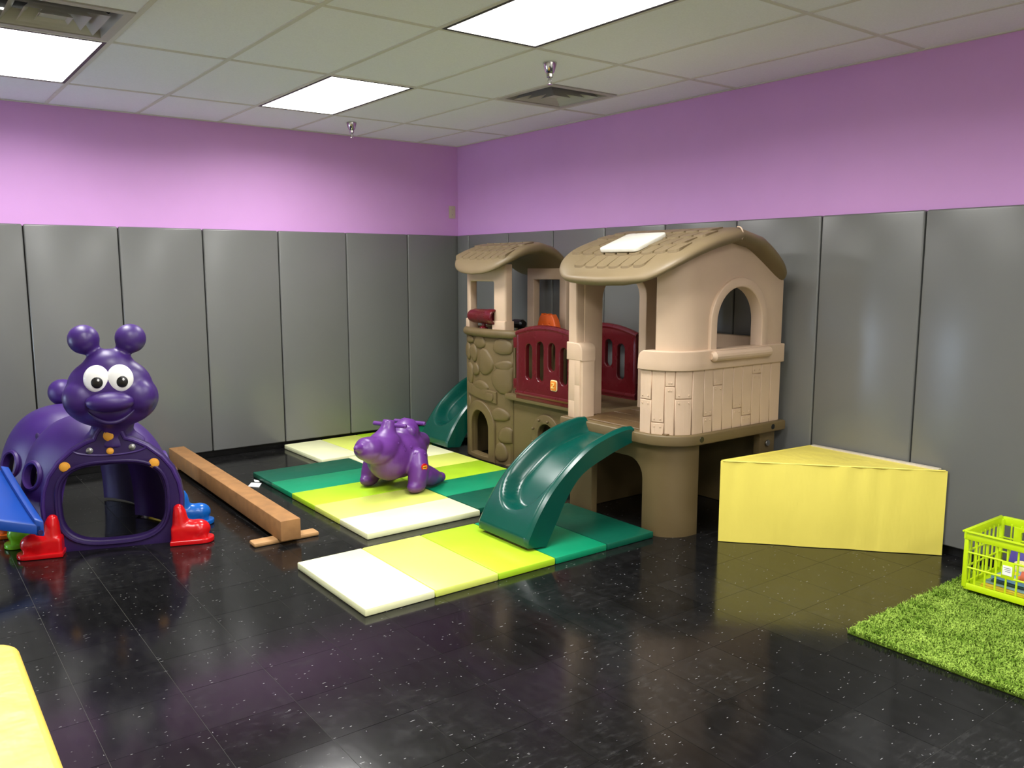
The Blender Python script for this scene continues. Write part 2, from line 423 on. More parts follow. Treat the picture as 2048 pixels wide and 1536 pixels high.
# ceiling: deck above, bars, tiles
ceiling = tag(ob('ceiling', box(XL, 0, YF, 0, CEIL + .10, CEIL + .18), M_TILE, smooth=False), kind='structure')
cols = sorted([0.0, XL] + [C3 - CSP * k for k in range(0, 11) if C3 - CSP * k > XL + .05])
rows = sorted([0.0, YF] + [R0 - RSP * k for k in range(0, 8) if R0 - RSP * k > YF + .05])
colx = lambda k: C3 - CSP * (3 - k)
rowy = lambda k: R0 - RSP * k
LIGHTS = [(c, r) for c in (0, -3) for r in (0, 2, 4, 6)]
VENTS = [(2, 1), (-3, 1)]
def cell(x, y):
    c = int(math.floor((x - colx(0)) / CSP + 1e-6)); r = int(math.floor((R0 - y) / RSP + 1e-6)); return c, r
for a, b in zip(cols, cols[1:]):
    for c_, d_ in zip(rows, rows[1:]):
        cl = cell((a + b) / 2, (c_ + d_) / 2)
        if cl in LIGHTS: continue
        y1 = d_
        if cl in VENTS: y1 = d_ - CSP        # the near half stays tile
        q = random.uniform(-.0012, .0012)
        ob('ceiling_tile', box(a + .004, b - .004, c_ + .004, y1 - .004, CEIL + .002 + q, CEIL + .02, .002, 1), M_TILE, ceiling)
for x in cols[1:-1]: ob('grid_bar', box(x - .012, x + .012, YF, 0, CEIL - .002, CEIL + .028), M_TBAR, ceiling, smooth=False)
for y in rows[1:-1]: ob('grid_bar', box(XL, 0, y - .012, y + .012, CEIL - .0022, CEIL + .0275), M_TBAR, ceiling, smooth=False)
tag(ob('trim_1', box(XL, 0, -.022, 0, CEIL - .004, CEIL + .001), M_TBAR, smooth=False), kind='structure')
tag(ob('trim_2', box(-.022, 0, YF, -.022, CEIL - .004, CEIL + .001), M_TBAR, smooth=False), kind='structure')

# troffers
M_LENS = mat('lamp_lens', (255, 253, 244), 0.5, emit=LENS_E)
LLAB = {(0, 0): 'glowing ceiling light panel nearest the room corner', (0, 2): 'large glowing ceiling light panel cut by the top edge of the picture',
        (-3, 0): 'glowing ceiling light panel beside the vent at upper left'}
for c, r in LIGHTS:
    x0, x1, y1, y0 = colx(c), colx(c + 1), rowy(r), rowy(r + 1)
    e = empty('ceiling_light', ((x0 + x1) / 2, (y0 + y1) / 2, CEIL), LLAB.get((c, r), 'recessed ceiling light panel behind the camera, out of the picture'), 'ceiling light', 'recessed ceiling light panels')
    f = bmesh.new()
    for a in ((x0 + .012, x0 + .03, y0 + .012, y1 - .012), (x1 - .03, x1 - .012, y0 + .012, y1 - .012), (x0 + .03, x1 - .03, y0 + .012, y0 + .03), (x0 + .03, x1 - .03, y1 - .03, y1 - .012)):
        bbox(f, a[0], a[1], a[2], a[3], CEIL - .003, CEIL + .025)
    ob('frame', f, M_DARKFRAME, e, smooth=False)
    ob('lens', box(x0 + .028, x1 - .028, y0 + .028, y1 - .028, CEIL - .001, CEIL + .006, .001, 1), M_LENS, e, smooth=False)
    ld = bpy.data.lights.new('ceiling_light_lamp', 'AREA'); ld.shape = 'RECTANGLE'; ld.size = x1 - x0 - .07; ld.size_y = y1 - y0 - .07
    ld.energy = LAMP_W; ld.color = LAMP_C; ld.spread = radians(163)
    lo = bpy.data.objects.new('lamp', ld); COL.objects.link(lo); lo.parent = e; lo.location = (0, 0, -.006)

# air diffusers: nested square cones
def diffuser(c, r, label):
    x0 = colx(c); y1 = rowy(r); cx, cy = x0 + CSP / 2, y1 - CSP / 2
    e = empty('ceiling_vent', (cx, cy, CEIL), label, 'vent', 'square ceiling air vents')
    def ring(b, s0, z0, s1, z1):
        a = [b.verts.new((cx + sx * s0, cy + sy * s0, CEIL + z0)) for sx, sy in ((-1, -1), (1, -1), (1, 1), (-1, 1))]
        d = [b.verts.new((cx + sx * s1, cy + sy * s1, CEIL + z1)) for sx, sy in ((-1, -1), (1, -1), (1, 1), (-1, 1))]
        for k in range(4): b.faces.new((a[k], a[(k + 1) % 4], d[(k + 1) % 4], d[k]))
    b = bmesh.new(); ring(b, .288, -.001, .245, -.001); ring(b, .245, -.001, .24, .06); ring(b, .288, -.001, .288, .01)
    ob('frame', b, M_VENT, e, smooth=False)
    for s in (.20, .135, .07):
        b = bmesh.new(); ring(b, s, -.006, s - .05, .05); ring(b, s, -.006, s - .004, -.002); ring(b, s - .004, -.002, s - .054, .054)
        if s < .1:
            v = [b.verts.new((cx + sx * .055, cy + sy * .055, CEIL + .008)) for sx, sy in ((-1, -1), (1, -1), (1, 1), (-1, 1))]; b.faces.new(v)
        ob('louver', b, M_VENT, e, smooth=False)
    ob('duct', box(cx - .26, cx + .26, cy - .26, cy + .26, CEIL + .075, CEIL + .085), M_VOID, e, smooth=False)
diffuser(2, 1, 'square dark-slotted ceiling vent beside the right purple wall')
diffuser(-3, 1, 'square dusty ceiling vent at the upper left above a light panel')

def sprinkler(x, y, label):
    e = empty('fire_sprinkler', (x, y, CEIL), label, 'sprinkler', 'chrome fire sprinklers')
    ob('cup', lathe(bmesh.new(), [(.0, .0), (.04, -.001), (.04, -.006), (.026, -.05), (.022, -.056), (0, -.056)], (x, y, CEIL)), M_CHROME, e)
    ob('body', lathe(bmesh.new(), [(0, -.05), (.016, -.055), (.02, -.062), (.018, -.078), (.009, -.084), (.009, -.092), (0, -.092)], (x, y, CEIL), 8), M_CHROME, e)
    b = bmesh.new()
    for s in (-1, 1): tube(b, [(x + s * .008, y, CEIL - .088), (x + s * .013, y, CEIL - .1), (x + s * .004, y, CEIL - .114)], .0028, 6)
    ob('yoke', b, M_CHROME, e)
    ob('deflector', lathe(bmesh.new(), [(0, -.113), (.014, -.114), (.014, -.117), (0, -.118)], (x, y, CEIL), 12), M_CHROME, e)
sprinkler(-1.387, -3.038, 'chrome fire sprinkler hanging in front of the ceiling vent')
sprinkler(-1.393, -.608, 'chrome fire sprinkler near the back wall, beside a ceiling light')

e = empty('outlet_plate', (-.068, -.001, 1.985), 'ivory blank wall plate on the purple wall near the corner', 'wall plate')
ob('plate', box(-.102, -.033, -.008, -.0005, 1.985, 2.10, .003), M_PLATE, e)
for z in (2.018, 2.067): ob('screw', lathe(bmesh.new(), [(0, .009), (.004, .009), (.004, .0075), (0, .0075)], (-.0675, 0, z), 10, (0, -1, 0)), M_STEEL, e)

# ================================================================== THE PLAYHOUSE
PH = empty('playhouse', (-.6, -2.5, 0), 'big beige plastic playhouse climber with brown roofs and maroon gates', 'playhouse')
DZ = .60
# ---- hut: wrapped front-corner-side wall
HX, HY, HR, HB = -1.07, -3.72, .20, -.12
S1 = .04; S2 = S1 + HR * pi / 2; S3 = S2 + (HB - (HX + HR))
def hpath(s, w):
    if s <= S1: return (HX - w, HY + HR + S1 - s)
    if s <= S2:
        a = (s - S1) / HR
        return (HX + HR - (HR + w) * cos(a), HY + HR - (HR + w) * sin(a))
    return (HX + HR + (s - S2), HY - w)
def hmap(s, z, w):
    x, y = hpath(s, w); return (x, y, z)
HS = lambda x: S2 + x - (HX + HR)      # side-wall x to path s
ARC = frange(S1, S2, 14)
ROOF = [(-1.22, 1.452), (-1.12, 1.522), (-1.0, 1.585), (-.85, 1.643), (-.70, 1.692), (-.60, 1.706), (-.48, 1.675), (-.34, 1.60), (-.2, 1.51), (-.07, 1.425)]
RZ = lambda x: smoothtab(ROOF, x)
# upper wall with arched window
top = [(s, RZ(hpath(s, 0)[0]) - .015) for s in frange(.10, S3, 24)]
win_c, win_h = HS(-.535), .212
up = panel([(.10, .98), (S3, .98)] + top[::-1], [archpoly(win_c, win_h, 1.05, 1.425, 16)], .055, .006, cu=ARC[1:-1])
hut_wall = ob('hut_wall', warp(up, hmap), M_BEIGE, PH)
# arched window frame and sill
fr = panel(archpoly(win_c, win_h + .036, 1.04, 1.458, 18), [archpoly(win_c, win_h - .002, 1.02, 1.423, 18)], .085, .010)
for v in fr.verts: v.co.z += .018
ob('window_frame', warp(fr, hmap), M_BEIGE, hut_wall)
sl = bmesh.new(); pts = [(-.80, -3.752, 1.032), (-.785, -3.757, 1.032), (-.29, -3.757, 1.032), (-.275, -3.752, 1.032)]
tube(sl, pts, [.018, .03, .03, .018], 14); ob('window_sill', sl, M_BEIGE, hut_wall)
# lower wall, waist band, planks
lo_ = panel([(0.0, DZ), (S3, DZ), (S3, 1.0), (0.0, 1.0)], (), .05, .004, cu=ARC)
hut_low = ob('hut_lower_wall', warp(lo_, hmap), M_BEIGE, PH)
bp_ = panel([(-.003, .965), (S3, .965), (S3, 1.06), (.05, 1.06)] + arc(.045, 1.015, .045, 90, 180, 6), (), .075, .008, cu=ARC)
for v in bp_.verts: v.co.z += .025
ob('waist_band', warp(bp_, hmap), M_BEIGE, PH)
s = 0.0; k = 0
joints = {0: .79, 1: .665, 2: .87, 3: .80, 5: .69, 6: .86, 8: .71, 9: .66, 10: .9}
widths = [.082, .075, .055, .098, .09, .078, .085, .092, .085, .09, .085, .09, .098]
for k, wd in enumerate(widths):
    a, b = s + .0056, min(s + wd, S3) - .0056; s += wd
    if b - a < .02: break
    segs = [(DZ, .964)] if k not in joints else [(DZ, joints[k] - .0055), (joints[k] + .0055, .964)]
    for z0, z1 in segs:
        pl = panel([(a, z0), (b, z0), (b, z1), (a, z1)], (), .020, .0035, cu=[q for q in ARC if a < q < b], res=1)
        for v in pl.verts: v.co.z += .008
        pl = warp(pl, hmap)
        if k in joints:
            zz = z1 - .016 if z1 < .96 else z0 + .016
            for q in (a + .015, b - .015):
                x, y = hpath(q, .008); x2, y2 = hpath(q, .012)
                lathe(pl, [(.005, -.002), (.005, .003), (0, .0042)], (x, y, zz), 6, (x2 - x, y2 - y, 0))
        ob('plank', pl, M_BEIGE, hut_low, smooth=False)
# hut front-left post
fp = panel([(2.86, DZ), (2.968, DZ), (2.968, .99)] + arc(2.928, 1.0, .040, 0, 90, 6) + [(2.912, 1.05), (2.908, 1.48), (2.86, 1.48)], (), .11, .014)
post = ob('front_post', warp(fp, lambda u, v, w: (HX - w, -u, v)), M_BEIGE, PH)
fb_ = panel([(2.85, .965), (2.974, .965), (2.974, 1.0)] + arc(2.934, 1.015, .040, 0, 90, 6) + [(2.85, 1.057)], (), .12, .010)
ob('waist_band', warp(fb_, lambda u, v, w: (HX - .008 - w, -u, v)), M_BEIGE, PH)
for a, b, z0, z1 in ((2.866, 2.914, DZ, .70), (2.866, 2.914, .704, .964), (2.918, 2.962, DZ, .80), (2.918, 2.962, .804, .964)):
    pl = panel([(a, z0), (b, z0), (b, z1), (a, z1)], (), .014, .003, res=1)
    ob('plank', warp(pl, lambda u, v, w: (HX - .005 - w, -u, v)), M_BEIGE, post)
# hut left wall (towards the bridge) with an arched passage, inner faces brown-beige
lw = panel([(-1.0, DZ), (-.862, DZ), (-.862, 1.33)] + arc(-.72, 1.33, .142, 180, 90, 8) + arc(-.60, 1.33, .142, 90, 0, 8) + [(-.458, DZ), (-.12, DZ)] + [(x, RZ(x) - .02) for x in frange(-.12, -1.0, 14)], (), .07, .008)
ob('inner_wall', warp(lw, lambda u, v, w: (u, -2.86 + w + .0, v)), M_BEIGE, PH)
# hut back: low wall and corner post
ob('back_wall', box(-.165, -.115, -3.66, -2.93, DZ, 1.10, .012), M_BEIGE, PH)
ob('back_post', box(-.18, -.115, -3.665, -3.58, 1.08, 1.53, .014), M_BEIGE, PH)
# ---- hut roof
def dome(cx, cy, hx, hy, prof, thick, n=4.2, nt=88, zend=0.0, bulge=0.0):
    bm = bmesh.new()
    rs = [0, .2, .4, .55, .68, .78, .86, .91, .945, .97, .985, .995, 1.0]
    def pt(r, a):
        ca, sa = cos(a), sin(a)
        x = cx + r * hx * math.copysign(abs(ca) ** (2 / n), ca)
        y = cy + r * hy * math.copysign(abs(sa) ** (2 / n), sa)
        t = (y - cy) / hy
        if x < cx: x -= bulge * (1 - t * t) * ((cx - x) / hx)
        zz = prof(x) + zend * t * t * max(0, (cx - x) / hx)
        return x, y, zz
    tv, bv = [], []
    for r in rs:
        h = thick * max(0.0, 1 - r ** 14) ** .5
        if r == 0:
            x, y, z = pt(0, 0); tv.append([bm.verts.new((x, y, z + h))]); bv.append([bm.verts.new((x, y, z - h))]); continue
        T, B = [], []
        for k in range(nt):
            x, y, z = pt(r, 2 * pi * k / nt)
            T.append(bm.verts.new((x, y, z + h)))
            B.append(T[-1] if r == 1.0 else bm.verts.new((x, y, z - h)))
        tv.append(T); bv.append(B)
    for L_ in (tv, bv):
        for a, b in zip(L_, L_[1:]):
            for k in range(nt):
                if len(a) == 1: bm.faces.new((a[0], b[k], b[(k + 1) % nt]))
                else: bm.faces.new((a[k], a[(k + 1) % nt], b[(k + 1) % nt], b[k]))
    return bm
RT = .042
hroof = ob('hut_roof', dome(-.64, -3.305, .56, .525, lambda x: RZ(x), RT, 5, zend=.035, bulge=.06), M_ROOF, PH, angle=60)
def shingles(parent, prof, rowsx, y0, y1, wd, th, stag=True, lift=0.0, zadd=lambda x, y: 0):
    for ri, (xa, xb) in enumerate(rowsx):          # xa upslope edge, xb downslope edge
        n = int(round((y1 - y0) / wd)); off = (wd / 2 if (ri % 2 and stag) else 0)
        for k in range(n):
            ya = y0 + off + k * wd; yb = ya + wd
            if yb > y1 + 1e-3: continue
            L_ = abs(xb - xa); sgn = 1 if xb > xa else -1
            r = .028
            out = [(ya + .003, 0), (yb - .003, 0), (yb - .003, L_ - r)] + arc(yb - .003 - r, L_ - r, r, 0, 90, 3) + arc(ya + .003 + r, L_ - r, r, 90, 180, 3)
            b = bmesh.new()
            lowv, topv = [], []
            for (y, t) in out:
                x = xa + sgn * t; z = prof(x) + zadd(x, y)
                q = t / L_
                lowv.append(b.verts.new((x, y, z - .012))); topv.append(b.verts.new((x, y, z + lift + th * (.35 + .65 * q))))
            # middle ridge line keeps the slab on the curved roof
            b.faces.new(topv); m_ = len(out)
            for i in range(m_): b.faces.new((lowv[i], lowv[(i + 1) % m_], topv[(i + 1) % m_], topv[i]))
            ob('shingle', b, M_ROOF, parent, smooth=False)
def droof(x, y): # extra height of the domed roof away from the profile line
    t = (y + 3.305) / .525
    return .035 * t * t * max(0, (-.64 - x) / .56)
shingles(hroof, RZ, [(-.97, -1.08), (-.86, -.985), (-.76, -.875), (-.66, -.775)], -3.74, -2.87, .0967, .013, lift=RT, zadd=droof)
shingles(hroof, RZ, [(-.47, -.36), (-.56, -.46)], -3.74, -2.87, .0967, .013, lift=RT, zadd=droof)
shingles(hroof, RZ, [(-1.07, -1.185)], -3.59, -3.0, .0967, .013, lift=RT - .004, zadd=droof)
# translucent skylight
def roofpos(x, y, h):
    z = RZ(x) + droof(x, y) + RT; d = (RZ(x + .01) - RZ(x - .01)) / .02
    n = Vector((-d, 0, 1)).normalized(); return Vector((x, y, z)) + n * h
sk = panel(rrect(-.150, .150, -.128, .128, .028), (), .028, .008)
slope = atan2(RZ(-.76) - RZ(-.98), .22)
SKC = roofpos(-.945, -3.275, .032)
def skm(u, v, w):
    return SKC + Vector((v * cos(slope), -u, v * sin(slope))) + Vector((-sin(slope), 0, cos(slope))) * w
skyl = ob('skylight', warp(sk, skm), M_WHITE, hroof)
sk = panel(rrect(-.135, .135, -.12, .12, .02), (), .006, .002)
for v in sk.verts: v.co.z += .004
sc_ = bmesh.new(); tube(sc_, [(-.655, -3.79 - .034 * sin(a), RZ(-.655) + .0435 * cos(a) + .0005) for a in frange(-.2, 2.2, 12)], .004, 6)
ob('moulding_line', sc_, M_BEIGE, hroof)
# ---- hut deck
def deck(pts, z0, z1, bev, name, m):
    b = panel(pts, (), z1 - z0, bev); return ob(name, warp(b, lambda u, v, w: (u, v, z1 + w)), m, PH)
DKO = .022
deck([(HX + HR, HY - DKO)] + [(HB + .02, HY - DKO), (HB + .02, -2.83), (HX - DKO, -2.83)] + [(HX + HR - (HR + DKO) * cos(a), HY + HR - (HR + DKO) * sin(a)) for a in frange(0, pi / 2, 8)][:-1], .535, .598, .012, 'hut_deck', M_TAN)
for k in range(6):
    x0 = -1.05 + k * .15
    ob('deck_plank', box(x0 + .002, x0 + .147, -3.66, -2.93, .59, .606, .003, 1), M_BROWN, PH)
for x in (-.86, -.21):
    ob('deck_bolt', lathe(bmesh.new(), [(0, .003), (.017, .003), (.02, -.004)], (x, HY - DKO - .010, .568), 14, (0, -1, 0)), M_BLK, PH)
# ---- hut base: wrapped skirt with openings
def bpath(s, z, w):
    L0 = HY + HR + .66 - .0
    # starts on the front at y=-2.86
    F_ = (-2.86) - (HY + HR)
    if s <= F_: return (HX + .02 - w, -2.86 - s, z)
    if s <= F_ + HR * pi / 2:
        a = (s - F_) / HR
        return (HX + HR - (HR - .02 + w) * cos(a), HY + HR - (HR - .02 + w) * sin(a), z)
    return (HX + HR + (s - F_ - HR * pi / 2), HY + .02 - w, z)
F_ = (-2.86) - (HY + HR); SB = F_ + HR * pi / 2
sx = lambda x: SB + x - (HX + HR); sy = lambda y: -2.86 - y
out = [(0, 0), (sy(-3.05), 0), (sy(-3.05), .30)] + arc(sy(-3.05) + .12, .32, .12, 180, 90, 5) + arc(sy(-3.49) - .12, .32, .12, 90, 0, 5) + [(sy(-3.49), 0), (sx(-.82), 0), (sx(-.82), .535)] + \
      [(sx(-.27), .535), (sx(-.25), .5), (sx(-.25), 0), (sx(-.12), 0), (sx(-.12), .54), (0, .54)]
bs = panel(out, (), .05, .008, cu=frange(F_, SB, 9))
ob('hut_base', warp(bs, bpath), M_TAN, PH)
ob('base_bolt', lathe(bmesh.new(), [(0, .004), (.018, .004), (.02, 0)], (-.2, HY + .005, .46), 14, (0, -1, 0)), M_STEEL, PH)
# panels added to enclose the under-deck space and keep it dark
ob('base_rear_light_block', box(-.16, -.12, -3.69, -2.86, 0, .54, .01), M_TAN, PH)
ob('base_side_light_block', box(-1.0, -.16, -2.90, -2.865, 0, .535, .008), M_TAN, PH)

# ---- bridge between hut and tower
mp_ = panel([(1.76, 0), (2.86, 0), (2.86, .535), (1.76, .535)], [arc(2.15, .30, .098, 0, 360, 24)[:-1]], .04, .005)
mid = ob('bridge_panel', warp(mp_, lambda u, v, w: (-.66 - w, -u, v)), M_TAN, PH)
rg = panel(arc(2.15, .30, .155, 0, 360, 28)[:-1], [arc(2.15, .30, .10, 0, 360, 24)[:-1]], .03, .008)
ob('porthole_ring', warp(rg, lambda u, v, w: (-.676 - w, -u, v)), M_TAN, mid)
for k in range(8):
    a = 2 * pi * k / 8 + .39
    ob('rivet', ellipsoid(bmesh.new(), (-.708 + .01, -2.15 + .128 * cos(a), .30 + .128 * sin(a)), (.012, .011, .011), None, 8, 6), M_TAN, mid)
ob('bridge_deck', box(-.715, -.11, -2.86, -1.70, .53, .572, .01), M_TAN, PH)
ob('bridge_rear_panel', box(-.16, -.12, -2.86, -1.76, 0, .53, .008), M_TAN, PH)

def gate(xp, facing):
    y0, y1 = 1.86, 2.54; yc = 2.20
    topz = lambda y: 1.105 - .052 * ((y - yc) / .34) ** 2
    out = [(y0, .565), (y1, .565)] + [(y, topz(y)) for y in frange(y1, y0, 14)]
    slots = []
    for k, yy in enumerate((2.005, 2.135, 2.265, 2.395)):
        z0 = .70 if k != 2 else .785
        slots.append(rrect(yy - .046, yy + .046, z0, 1.01 - .35 * abs(yy - yc) ** 1.5, .045, 6))
    b = panel(out, slots, .038, .009)
    gt = ob('gate', warp(b, lambda u, v, w: (xp - facing * (w + .019), -u, v)), M_MAROON, PH)
    rb = bmesh.new(); tube(rb, [(xp, -y, topz(y) - .012) for y in frange(y0 - .01, y1 + .01, 16)], .024, 12); ob('top_rail', rb, M_MAROON, gt)
    rb = bmesh.new(); tube(rb, [(xp, -y, .60) for y in (y0 - .01, y0 + .01, y1 - .01, y1 + .01)], .026, 12); ob('bottom_rail', rb, M_MAROON, gt)
    for y in (y0 + .012, y1 - .012):
        rb = bmesh.new(); tube(rb, [(xp, -y, .58), (xp, -y, 1.05)], .022, 12); ob('stile', rb, M_MAROON, gt)
    for z in (.62, .93):
        ob('hinge', box(xp - .014, xp + .014, -y0 - .005, -y0 + .05, z, z + .08, .006), M_MAROON, gt)
    return gt
g1 = gate(-.70, 1)
lg = panel(rrect(2.262, 2.332, .66, .735, .014), (), .008, .002); ob('emblem', warp(lg, lambda u, v, w: (-.724 - w, -u, v)), M_CREAM, g1)
lg = panel(rrect(2.268, 2.326, .666, .729, .011), (), .006, .001); ob('emblem_face', warp(lg, lambda u, v, w: (-.730 - w, -u, v)), mat('emblem_orange', (232, 138, 44), .4, var=.02), g1)
lg = bmesh.new()
pm = panel([(2.280, .680), (2.314, .680), (2.314, .687), (2.293, .687), (2.312, .702), (2.312, .713), (2.303, .719), (2.283, .719), (2.283, .712), (2.301, .712), (2.303, .706), (2.280, .688)], (), .003, .0003)
ob('emblem_mark', warp(pm, lambda u, v, w: (-.7345 - w, -u, v)), mat('emblem_mark_orange', (250, 206, 120), .4, var=.01), g1)
gate(-.15, 1)

# ---- tower
TY0, TY1, TYC = 1.105, 1.745, 1.425
def tx(u): return -.655 - .055 * (1 - ((u - TYC) / .32) ** 2)
def tmap(u, v, w): return (tx(u) - w, -u, v)
cuts = frange(TY0 + .04, TY1 - .04, 12)
door = archpoly(1.37, .135, .035, .405, 12, .15)
tw = panel([(TY0, 0), (TY1, 0), (TY1, 1.0), (TY0, 1.0)], [door], .05, .008, cu=cuts)
tower = ob('tower_wall', warp(tw, tmap), M_TAN, PH)
tf = panel(archpoly(1.37, .19, .01, .468, 14, .19), [archpoly(1.37, .137, .03, .407, 14, .15)], .035, .010, cu=cuts)
for v in tf.verts: v.co.z += .020
ob('door_frame', warp(tf, tmap), M_TAN, tower)
# side returns
ob('tower_side', box(-.66, -.12, -TY0 - .05, -TY0, 0, 1.0, .012), M_TAN, PH)
ob('tower_side', box(-.665, -.57, -TY1, -TY1 + .05, 0, 1.0, .014), M_TAN, PH)
ob('tower_rear', box(-.16, -.12, -TY1, -TY0, 0, 1.03, .012), M_TAN, PH)
ob('tower_deck', box(-.66, -.16, -TY1, -TY0 - .05, .53, .572, .006), M_TAN, PH)
rim = bmesh.new()
pts = [(-.40, -TY0 + .018, 1.02), (-.58, -TY0 + .02, 1.02), (-.645, -TY0 + .005, 1.02)] + [(tx(u) - .012, -u, 1.02) for u in frange(TY0 + .05, TY1 - .02, 12)] + [(-.655, -TY1 - .02, 1.02), (-.60, -TY1 - .03, 1.02), (-.50, -TY1 - .03, 1.02)]
tube(rim, pts, .033, 14); ob('rim', rim, M_TAN, PH, angle=60)
ob('rim_shelf', box(-.64, -.56, -TY1 + .02, -TY0 - .02, .985, 1.04, .01), M_TAN, PH)
# stones in low relief
zc = lambda X, Y: (880 + X / 3.073, 440 + Y * .3255)
def stone_at(X, Y): 
    px, py = zc(X, Y); u = 1.133 + (px - 932) * .00677; return u, 1.02 - (py - 660 - (px - 932) * .06) * .00404
STONES = [(172, 800, 48, 120), (222, 808, 58, 110), (302, 860, 96, 150), (192, 728, 62, 56), (268, 738, 80, 80), (395, 765, 110, 90), (192, 935, 56, 140), (242, 910, 44, 84),
          (398, 955, 120, 170), (272, 1005, 96, 70), (184, 1118, 36, 76), (378, 1168, 82, 90), (415, 1290, 84, 112), (384, 1395, 66, 110), (428, 1485, 66, 60), (400, 875, 90, 60)]
for k, (X, Y, W_, H_) in enumerate(STONES):
    u, z = stone_at(X, Y); ru, rz = W_ / 2 / 3.073 * .00677, H_ / 2 * .3255 * .00404
    n = 14; ph = random.random() * 6
    b = bmesh.new(); rings = []
    for q, (sc_, h) in enumerate(((1.0, -.004), (.97, .007), (.86, .013), (.5, .016))):
        R_ = []
        for i in range(n):
            a = 2 * pi * i / n; f = 1 + .10 * sin(2 * a + ph) + .08 * sin(3 * a + 2 * ph)
            uu = min(max(u + ru * sc_ * f * cos(a), TY0 + .008), TY1 - .006)
            R_.append(b.verts.new(tmap(uu, z + rz * sc_ * f * sin(a), h)))
        rings.append(R_)
    for p, q in zip(rings, rings[1:]):
        for i in range(n): b.faces.new((p[i], p[(i + 1) % n], q[(i + 1) % n], q[i]))
    b.faces.new(rings[-1]); ob('stone', b, M_TAN, tower, angle=70)
bd = panel([(1.16, .52), (1.58, .48), (1.58, .56), (1.16, .60)], (), .03, .006, cu=frange(1.2, 1.55, 6))
for v in bd.verts: v.co.z += .015
ob('name_band', warp(bd, tmap), M_TAN, tower)
bd = panel(rrect(1.475, 1.555, .495, .547, .02), (), .03, .004)
for v in bd.verts: v.co.z += .024
ob('band_button', warp(bd, tmap), M_TAN, tower)
# upper frame
uf = panel([(1.125, 1.04), (1.165, 1.04), (1.165, 1.405)] + arc(1.195, 1.405, .03, 180, 90, 4) + arc(1.525, 1.405, .03, 90, 0, 4) + [(1.555, 1.04), (1.645, 1.04), (1.645, 1.53), (1.125, 1.53)], (), .075, .018, cu=[1.2, 1.3, 1.4, 1.5, 1.6, 1.66], res=3)
ob('tower_frame', warp(uf, lambda u, v, w: (tx(u) + .004 - w, -u, v)), M_BEIGE, PH)
for a, b_ in ((1.115, 1.172), (1.545, 1.658)):
    cb = panel([(a, 1.045), (b_, 1.045), (b_, 1.105), (a, 1.105)], (), .095, .012, cu=[(a + b_) / 2])
    ob('post_collar', warp(cb, lambda u, v, w: (tx(u) - .008 - w, -u, v)), M_BEIGE, PH)
uf = panel([(1.32, 1.02), (1.385, 1.02), (1.385, 1.44), (1.73, 1.44), (1.73, 1.02), (1.79, 1.02), (1.79, 1.52), (1.32, 1.52)], (), .07, .012)
ob('tower_rear_frame', warp(uf, lambda u, v, w: (-.19 - w, -u, v)), M_BEIGE, PH)
# tower roof
TROOF = [(-.84, 1.48), (-.76, 1.545), (-.64, 1.615), (-.52, 1.66), (-.42, 1.675), (-.32, 1.645), (-.2, 1.565), (-.09, 1.47)]
TZ = lambda x: smoothtab(TROOF, x)
troof = ob('tower_roof', dome(-.44, -1.44, .35, .39, TZ, .040, 5, zend=.03, bulge=.045), M_ROOF, PH, angle=60)
def dtr(x, y):
    t = (y + 1.44) / .39; return .03 * t * t * max(0, (-.44 - x) / .35)
shingles(troof, TZ, [(-.66, -.765), (-.57, -.675), (-.485, -.585), (-.42, -.495)], -1.77, -1.10, .0955, .012, lift=.038, zadd=dtr)
shingles(troof, TZ, [(-.33, -.23), (-.41, -.32)], -1.77, -1.10, .0955, .012, lift=.038, zadd=dtr)
# telescope on the rim
tel = ob('telescope', lathe(bmesh.new(), [(0, -.165), (.046, -.165), (.05, -.155), (.05, -.12), (.056, -.115), (.056, -.02), (.058, -.015), (.058, .06), (.062, .07), (.062, .155), (.058, .165), (.045, .165), (.042, .12), (0, .12)], (-.69, -1.40, 1.145), 20, (0, -1, 0)), M_MAROON, PH)
ob('telescope_stand', lathe(bmesh.new(), [(0, -.1), (.034, -.1), (.034, -.085), (.016, -.075), (.016, -.04), (0, -.04)], (-.69, -1.40, 1.145), 16), M_MAROON, tel)
# orange toy panel and black knob on the bridge rail
og = panel([(1.60, .98), (1.86, .98), (1.81, 1.12), (1.785, 1.15), (1.755, 1.145), (1.735, 1.155), (1.70, 1.145), (1.67, 1.155), (1.645, 1.12)], [arc(1.69, 1.085, .014, 0, 360, 10)[:-1], arc(1.77, 1.085, .014, 0, 360, 10)[:-1]], .06, .012)
ob('steering_panel', warp(og, lambda u, v, w: (-.33 - w, -u, v)), M_ORANGE, PH)
ob('steering_stand', box(-.32, -.29, -1.78, -1.70, .57, 1.0, .01), M_TAN, PH)
kb = bmesh.new(); tube(kb, [(-.36, -1.35, 1.075), (-.36, -1.37, 1.075), (-.36, -1.47, 1.075), (-.36, -1.49, 1.075)], [.026, .036, .036, .026], 14); ob('grip_knob', kb, M_BLK, PH)
tube_ = bmesh.new(); tube(tube_, [(-.36, -1.43, .57), (-.36, -1.43, 1.06)], .016, 10); ob('grip_post', tube_, M_BLK, PH)

